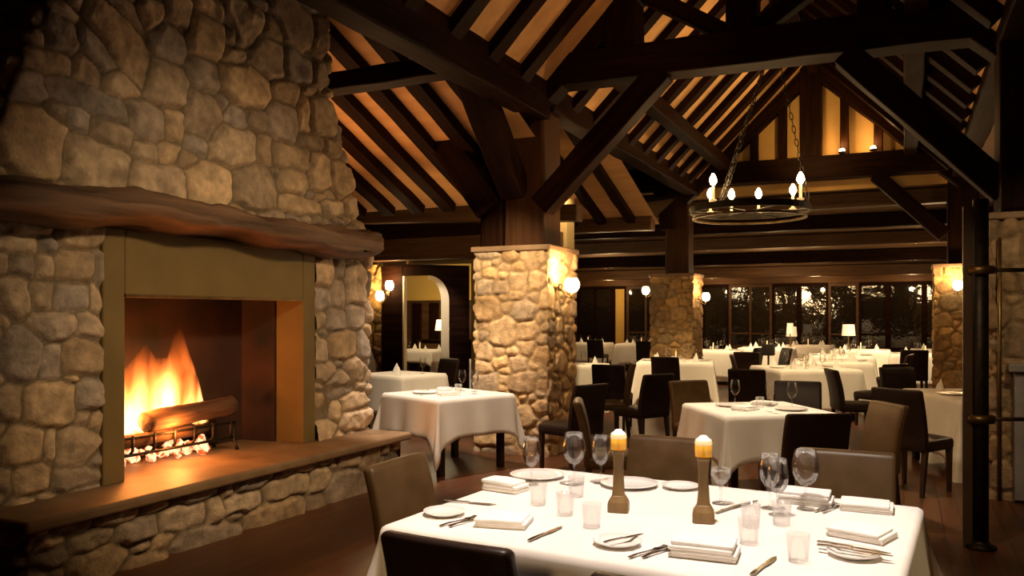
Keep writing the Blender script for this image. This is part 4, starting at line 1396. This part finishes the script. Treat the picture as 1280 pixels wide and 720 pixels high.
me_knife1 = mesh_of('knife', lambda b_: (add_strip(b_, [(-.115, .002), (-.02, .004), (.0, .003), (.05, .003), (.12, .003)], [.014, .010, .013, .019, .005], .004)), M['silver'], False)
KM = {'napkin': ('napkin', me_tent, 'upright folded napkin'), 'napkin flat': ('napkin', me_nap, 'flat folded napkin'), 'wine glass': ('wine_glass', me_wine_far, 'wine glass'), 'tumbler': ('tumbler', me_tumbler, 'water tumbler'), 'candle': ('table_candle', me_candle, 'ivory candle'), 'plate': ('plate', me_plate_b, 'white plate'), 'knife': ('knife', me_knife1, 'knife')}
ORD = ['first', 'second', 'third', 'fourth', 'fifth', 'sixth', 'seventh']
rg = random.Random(5)
for (desc, kind), lst in REG.items():
    nm, me, word = KM[kind]
    lst.sort()
    for i, (_, p) in enumerate(lst):
        n = len(lst)
        if n == 1: lab = word + ' on the ' + desc
        else:
            pos = 'leftmost' if i == 0 else 'rightmost' if i == n - 1 else 'middle' if n == 3 else ORD[i]
            lab = (pos + ' ' + word + ' on the ' + desc) if pos in ('leftmost', 'rightmost', 'middle') else (pos + ' ' + word + ' from the left, ' + desc)
        put(nm, me, p, rg.uniform(0, 6.28), lab, word.split()[-1] if kind != 'wine glass' else 'wine glass', kind.replace(' flat', '') + 's on the ' + desc)

# black stand beside the middle row and small lamps at the back
st_ = thing('table_stand', 'black square-topped stand on a thin post left of the first middle table', 'stand', (-2.05, 14.2, 0))
bm = bmesh.new(); add_lathe(bm, [(0, 0), (.13, 0), (.13, .015), (.02, .025), (.016, .9), (0, .9)], n=16); obj('post', bm, M['iron'], st_, True)
bm = bmesh.new(); add_rbox(bm, .20, .16, .19, .02, (0, 0, .97), 2); obj('top', bm, M['black_sign'], st_, True)


def table_lamp(key, u, v, h, r, label):
    cx, cy, sx, sy, rz, z, desc = TABLES[key]
    t = thing('table_lamp', label, 'lamp', (cx + u * sx / 2, cy + v * sy / 2, z))
    bm = bmesh.new(); add_lathe(bm, [(0, 0), (.06, 0), (.06, .012), (.015, .03), (.012, h), (0, h)], n=14); obj('base', bm, M['brass'], t, True)
    bm = bmesh.new(); add_lathe(bm, [(r, h - .02), (r * .86, h + .24)], n=20); obj('lamp_shade', bm, M['shade'], t, True)


table_lamp('T9b', .82, .75, .36, .085, 'slim white-shaded lamp on the table left of the middle row')
table_lamp('T4d', -.45, .2, .34, .15, 'wide white-shaded lamp on the fourth middle table')
table_lamp('T10', -.7, .0, .25, .14, 'bowl-shaped white lamp on the table right under the windows')
# lamp on a sideboard in the room beyond the doorway
sb = thing('sideboard', 'dark sideboard against the wall beyond the arched doorway', 'sideboard', (-10.0, 17.2, 0))
bm = bmesh.new(); add_box(bm, -.7, .7, -.25, .25, 0, .92); bev(obj('cabinet_body', bm, M['timber'], sb), .01)
bm = bmesh.new(); add_box(bm, -.74, .74, -.28, .28, .92, .96); bev(obj('top', bm, M['timber'], sb), .008)
for i in (-1, 1):
    bm = bmesh.new(); add_box(bm, i * .35 - .32, i * .35 + .32, -.27, -.25, .14, .86); d = obj('door', bm, M['timber_brown'], sb)
    bm = bmesh.new(); add_lathe(bm, [(0, 0), (.02, 0), (.02, .02), (0, .025)], (i * .06, -.29, .5), 10); obj('knob', bm, M['brass'], d)
t = thing('table_lamp', 'glowing shaded lamp on the sideboard beyond the doorway', 'lamp', (-10.12, 17.15, .96))
bm = bmesh.new(); add_lathe(bm, [(0, 0), (.08, 0), (.08, .015), (.02, .04), (.035, .14), (.012, .24), (0, .24)], n=14); obj('base', bm, M['brass'], t, True)
bm = bmesh.new(); add_lathe(bm, [(.18, .22), (.14, .48)], n=20); obj('lamp_shade', bm, M['shade'], t, True)


# ------------------------------------------------------------------ lights
def point(loc, e, col=(1, .62, .28), r=.05):
    l = bpy.data.lights.new('lamp', 'POINT'); l.energy = e; l.color = col; l.shadow_soft_size = r  # light of visible fixtures, also used for added fills
    o = bpy.data.objects.new('lamp', l); C.objects.link(o); o.location = loc
    return o


def spot(loc, tgt, e, ang=60, col=(1, .74, .45), blend=.6, r=.06):
    l = bpy.data.lights.new('spot_or_fill', 'SPOT'); l.energy = e; l.color = col; l.spot_size = R(ang); l.spot_blend = blend; l.shadow_soft_size = r
    o = bpy.data.objects.new('spot_or_fill', l); C.objects.link(o); o.location = loc
    d = Vector(tgt) - Vector(loc)
    o.rotation_euler = d.to_track_quat('-Z', 'Y').to_euler()
    return o


def sconce(loc, nrm, label, globes=((0, 0),), m=None, e=14, r=.075):
    """wall bracket with opal glass globes; nrm points off the wall"""
    t = thing('wall_sconce', label, 'sconce', loc, math.atan2(nrm[1], nrm[0]) - PI / 2)
    bm = bmesh.new(); add_lathe(bm, [(0, 0), (.045, 0), (.045, .015), (.02, .025), (0, .025)], n=16)
    bmesh.ops.rotate(bm, verts=bm.verts, matrix=Matrix.Rotation(-PI / 2, 3, 'X')); obj('wall_plate', bm, M['brass'], t, True)
    for i, (gx, gz) in enumerate(globes):
        bm = bmesh.new(); add_tube(bm, [(0, .02, -.02), (gx * .5, .08, -.10 + gz * .5), (gx, .14, -.12 + gz), (gx, .15, -.06 + gz)], .009)
        obj('arm', bm, M['brass'], t, True)
        bm = bmesh.new(); add_lathe(bm, [(.025, -.06 + gz), (.055, -.045 + gz), (r, .0 + gz), (r * 1.02, .04 + gz), (r * .8, .085 + gz), (r * .66, .10 + gz)], (gx, .15, 0), 20)
        obj('glass_globe', bm, m or M['globe'], t, True)
        p = t.matrix_basis @ Vector((gx, .15, .03 + gz))
        q = Vector(loc) + Matrix.Rotation(math.atan2(nrm[1], nrm[0]) - PI / 2, 3, 'Z') @ Vector((gx, .17, .13 + gz))
        point(q, e, r=.04)
    return t


sconce((-3.46, 8.42, 1.86), (1, 0), 'lit globe sconce on the right face of the big pillar', e=22, r=.085)
sconce((-3.58, 15.75, 1.88), (1, 0), 'lit globe sconce on the right face of the farther left pillar', m=M['globe_far'], e=16)
sconce((-4.50, 15.85, 2.02), (-1, 0), 'lit globe sconce on the left face of the farther left pillar', m=M['globe_far'], e=12)
sconce((.80, 15.46, 2.02), (0, -1), 'lit globe sconce on the distant right-hand pillar', m=M['globe_far'], e=16)
sconce((-7.80, 11.435, 1.92), (0, -1), 'double globe sconce on the dark casing left of the arched doorway', globes=((.06, -.07), (-.13, .10)), e=9, r=.07)

# chandelier
CX, CY, CZ = -1.55, 9.3, 2.72
cdl = thing('chandelier', 'round iron candle chandelier hanging on chains from the roof ridge', 'chandelier', (CX, CY, CZ))


def add_ring(bm, r, z, w, h, n=48):
    rings = []
    for k in range(n):
        a = 2 * PI * k / n
        rings.append([bm.verts.new(((r + dx) * math.cos(a), (r + dx) * math.sin(a), z + dz)) for dx, dz in ((-w / 2, -h / 2), (w / 2, -h / 2), (w / 2, h / 2), (-w / 2, h / 2))])
    for k in range(n):
        a, b_ = rings[k], rings[(k + 1) % n]
        for q in range(4): bm.faces.new((a[q], b_[q], b_[(q + 1) % 4], a[(q + 1) % 4]))


bm = bmesh.new(); add_ring(bm, .64, 0, .02, .07); obj('ring', bm, M['iron'], cdl)
bm = bmesh.new(); add_ring(bm, .60, -.09, .03, .022); obj('lower_ring', bm, M['brass'], cdl)
bm = bmesh.new()
for k in range(3):
    a = k * PI / 3 + .2
    add_tube(bm, [(-.62 * math.cos(a), -.62 * math.sin(a), -.02), (.62 * math.cos(a), .62 * math.sin(a), -.02)], .009)
obj('spokes', bm, M['iron'], cdl)
for k, deg in enumerate((25, 64, 92, 117, 219, 308)):
    a = R(deg) + THETA
    x, y = .64 * math.cos(a), .64 * math.sin(a)
    bm = bmesh.new(); add_lathe(bm, [(0, .03), (.035, .04), (.038, .055), (.016, .06), (.015, .20), (0, .20)], (x, y, 0), 12); cnd = obj('candle', bm, M['candle'], cdl, True)
    bm = bmesh.new(); add_lathe(bm, [(0, .20), (.022, .215), (.040, .25), (.034, .285), (.012, .325), (0, .335)], (x, y, 0), 12); obj('flame_bulb', bm, M['flame_bulb'], cnd, True)
    point((CX + x, CY + y, CZ + .36), 5.5, (1, .6, .25), .03)
for k, deg in enumerate((110, 230, 350)):
    a = R(deg) + THETA
    p0 = Vector((.64 * math.cos(a), .64 * math.sin(a), .03)); p1 = Vector((.25, .15, 1.95))
    bm = bmesh.new()
    n = 26
    for i in range(n):
        c0 = p0.lerp(p1, i / n); c1 = p0.lerp(p1, (i + 1) / n)
        mid = (c0 + c1) / 2; d = (c1 - c0)
        X = d.normalized(); Y = X.cross(Vector((0, 0, 1))).normalized(); Z = X.cross(Y)
        if i % 2: Y, Z = Z, Y
        pts = [mid + X * (d.length * .62 * math.cos(2 * PI * q / 8)) + Y * (.018 * math.sin(2 * PI * q / 8)) for q in range(9)]
        add_tube(bm, pts, .0055, 5, False)
    obj('chain', bm, M['iron'], cdl, True)
bm = bmesh.new(); add_tube(bm, [(.25, .15, 1.92), (.2, .10, 2.4), (.12, .0, 3.2)], .012); obj('hanging_rod', bm, M['iron'], cdl, True)

# small uplights standing on the gable tie beam
for i, (x, l) in enumerate(((-.98, 'small warm uplight on the gable tie beam, left of two'), (-.48, 'small warm uplight on the gable tie beam, right of two'))):
    t = thing('uplight', l, 'lamp', (x, 15.40, 4.385))
    bm = bmesh.new(); add_lathe(bm, [(0, 0), (.05, 0), (.06, .03), (.055, .035), (0, .02)], n=14); obj('housing', bm, M['iron'], t, True)
    bm = bmesh.new(); add_lathe(bm, [(0, .025), (.045, .03), (.05, .06), (.03, .085), (0, .09)], n=14); obj('bulb', bm, M['globe'], t, True)
    point((x, 15.40, 4.56), 5, (1, .55, .2), .03)

# steel pole at the right
pl_ = thing('steel_pole', 'dark steel pole with two collars standing in front of the right pillar', 'pole', (.46, 6.25, 0))
bm = bmesh.new(); add_tube(bm, [(0, 0, .0), (0, 0, 2.32)], .048, 20); obj('pole_shaft', bm, M['iron'], pl_, True)
bm = bmesh.new(); add_box(bm, -.105, -.045, -.03, .03, .0, 2.28); bev(obj('lit_side_strip', bm, M['steel'], pl_), .006)  # lighter strip standing in for the lit left side of the pole
for z in (.86, 1.85):
    bm = bmesh.new(); add_lathe(bm, [(.05, z - .03), (.085, z - .025), (.09, z), (.085, z + .025), (.05, z + .03)], n=20); obj('collar', bm, M['brass'], pl_, True)
    bm = bmesh.new(); add_tube(bm, [(.05, .0, z), (.26, .10, z)], .014); obj('bracket', bm, M['steel'], pl_, True)
bm = bmesh.new(); add_lathe(bm, [(0, 0), (.095, 0), (.095, .02), (.06, .03), (.05, .05)], n=24); obj('base_plate', bm, M['iron'], pl_, True)

# fire light
point((-5.02, 4.22, .88), 20, (1, .30, .05), .12)
point((-4.86, 4.40, .70), 10, (1, .33, .07), .06)
# spots over tables and stonework, with added fill lights among them
spot((-.85, 2.9, 4.4), (-.85, 3.2, .75), 470, 62, (1, .83, .71), .8, .12)
spot((.3, 4.6, 4.6), (-4.65, 4.9, 3.2), 1080, 52, (1, .76, .54), .8, .2)
spot((.2, 3.2, 3.9), (-4.6, 4.6, 1.5), 300, 44, (1, .72, .40), .8, .2)
spot((-3.3, 6.2, 3.7), (-4.2, 8.2, 1.75), 390, 40, (1, .76, .45), .8, .05)
spot((-3.9, 6.9, 3.9), (-4.2, 7.3, .75), 560, 50, (1, .82, .64), .6, .08)
spot((-1.3, 6.8, 4.2), (-1.14, 7.25, .75), 330, 46, (1, .80, .56), .6, .08)
spot((1.2, 5.6, 3.4), (1.1, 7.95, 1.5), 70, 50, (1, .72, .36), .8, .1)
for k in ('T4', 'T4b', 'T4c', 'T4d', 'T5', 'T6', 'T7', 'T9', 'T9b', 'T11', 'TA'):
    cx, cy = TABLES[k][:2]
    zt = 3.7 if cy < 15.6 else 3.5 - (cy - 15.75) * .14
    spot((cx + .3, cy - 1.3, zt), (cx, cy, .6), 270, 56, (1, .72, .38), .8, .08)
spot((-1.0, 1.2, 4.3), (-1.2, 7.0, .5), 190, 34, (1, .68, .38), .8, .1)  # front fill added for the cornerwise table's cloth, no fixture
spot((-2.3, 4.4, 4.2), (-4.25, 7.0, .5), 150, 34, (1, .68, .40), .8, .1)  # front fill added for the cloth beside the hearth
spot((-.5, -1.8, 2.6), (-.8, 2.6, .5), 80, 40, (1, .64, .30), .8, .2)  # unseen front fill added for the near cloth
spot((-2.4, 5.4, 2.5), (-3.95, 8.4, 3.3), 45, 30, (1, .60, .28), .8, .1)  # fill added to brighten the timber post on the big pillar
spot((-7.1, 10.2, 2.6), (-6.75, 11.5, 1.5), 60, 36, (1, .86, .66), .7, .03)  # fill added to whiten the arch trim
spot((-.4, 4.2, 3.0), (.4, 6.25, 1.2), 45, 40, (1, .68, .36), .8, .1)
spot((-4.9, 7.4, 2.5), (-6.4, 11.2, 2.95), 75, 62, (1, .60, .27), .8, .1)  # fill added to bring up the beams at the back of the wing
spot((-.6, 1.4, 2.7), (-1.9, 3.1, .7), 42, 30, (1, .70, .32), .8, .08)  # fill added to brighten the chair at the left end
spot((-5.9, 8.6, 3.0), (-6.25, 9.45, .7), 90, 60, (1, .78, .50), .8, .08)
spot((-1.6, 3.0, 3.0), (-4.3, 4.8, .2), 36, 60, (1, .68, .34), .8, .1)
for x in (-8.2, -5.0, -2.2, .2):
    point((x, 23.9, 2.3), 16, (1, .62, .28), .05)  # unseen fills added to brighten the window header
spot((1.9, 3.9, 2.0), (.1, 3.1, .55), 26, 34, (1, .72, .36), .8, .05)  # fill added from the right for the side of the front cloth
point((-7.5, 21.5, 2.2), 40, (1, .66, .32), .2)  # this and the next two: unseen fills added as ambient light
point((-3.0, 21.8, 2.2), 44, (1, .66, .32), .2)
point((.6, 20.0, 2.3), 32, (1, .66, .32), .2)
point((1.8, 12.0, 2.6), 24, (1, .66, .34), .2)
point((-9.4, 14.8, 2.7), 60, (1, .76, .42), .3)
point((-10.12, 16.8, 1.45), 8, (1, .7, .36), .05)
point((-6.6, 13.4, 2.6), 22, (1, .74, .42), .2)
# warm uplights aimed at the roof boards
def area_up(loc, sx, sy, e, col):
    l = bpy.data.lights.new('board_fill', 'AREA'); l.energy = e; l.color = col; l.shape = 'RECTANGLE'; l.size = sx; l.size_y = sy
    o = bpy.data.objects.new('board_fill', l); C.objects.link(o); o.location = loc; o.rotation_euler = (PI, 0, 0)


area_up((-6.6, 7.3, 2.85), 4.0, 1.6, 24, (1, .47, .18))  # broad unseen fill added to light the wing boards evenly
spot((-5.4, 12.9, 3.25), (-5.2, 11.4, 4.0), 34, 130, (1, .56, .22), .8, .1)
spot((-.5, 7.0, 4.5), (-3.2, 7.2, 4.7), 42, 95, (1, .52, .20), .8, .1)
spot((-.5, 10.5, 4.4), (-3.0, 10.8, 4.6), 90, 95, (1, .64, .26), .8, .1)
spot((-.5, 13.4, 4.4), (-3.0, 13.4, 4.6), 110, 95, (1, .68, .28), .8, .1)
spot((-1.5, 14.0, 4.3), (-1.3, 15.8, 5.0), 46, 100, (1, .62, .22), .8, .1)
spot((-1.6, 5.0, 4.2), (-2.6, 5.0, 5.0), 30, 110, (1, .48, .18), .8, .1)

w = bpy.data.worlds.new('night')
bpy.context.scene.world = w
w.use_nodes = True
w.node_tree.nodes['Background'].inputs['Color'].default_value = (.5, .32, .16, 1)
w.node_tree.nodes['Background'].inputs['Strength'].default_value = .004
sc = bpy.context.scene
sc.view_settings.view_transform = 'Standard'
sc.view_settings.look = 'None'
sc.view_settings.exposure = .9
sc.cycles.use_denoising = True
sc.cycles.max_bounces = 7
sc.cycles.transparent_max_bounces = 24
sc.cycles.sample_clamp_indirect = 4.0
sc.cycles.caustics_reflective = False
sc.cycles.caustics_refractive = False
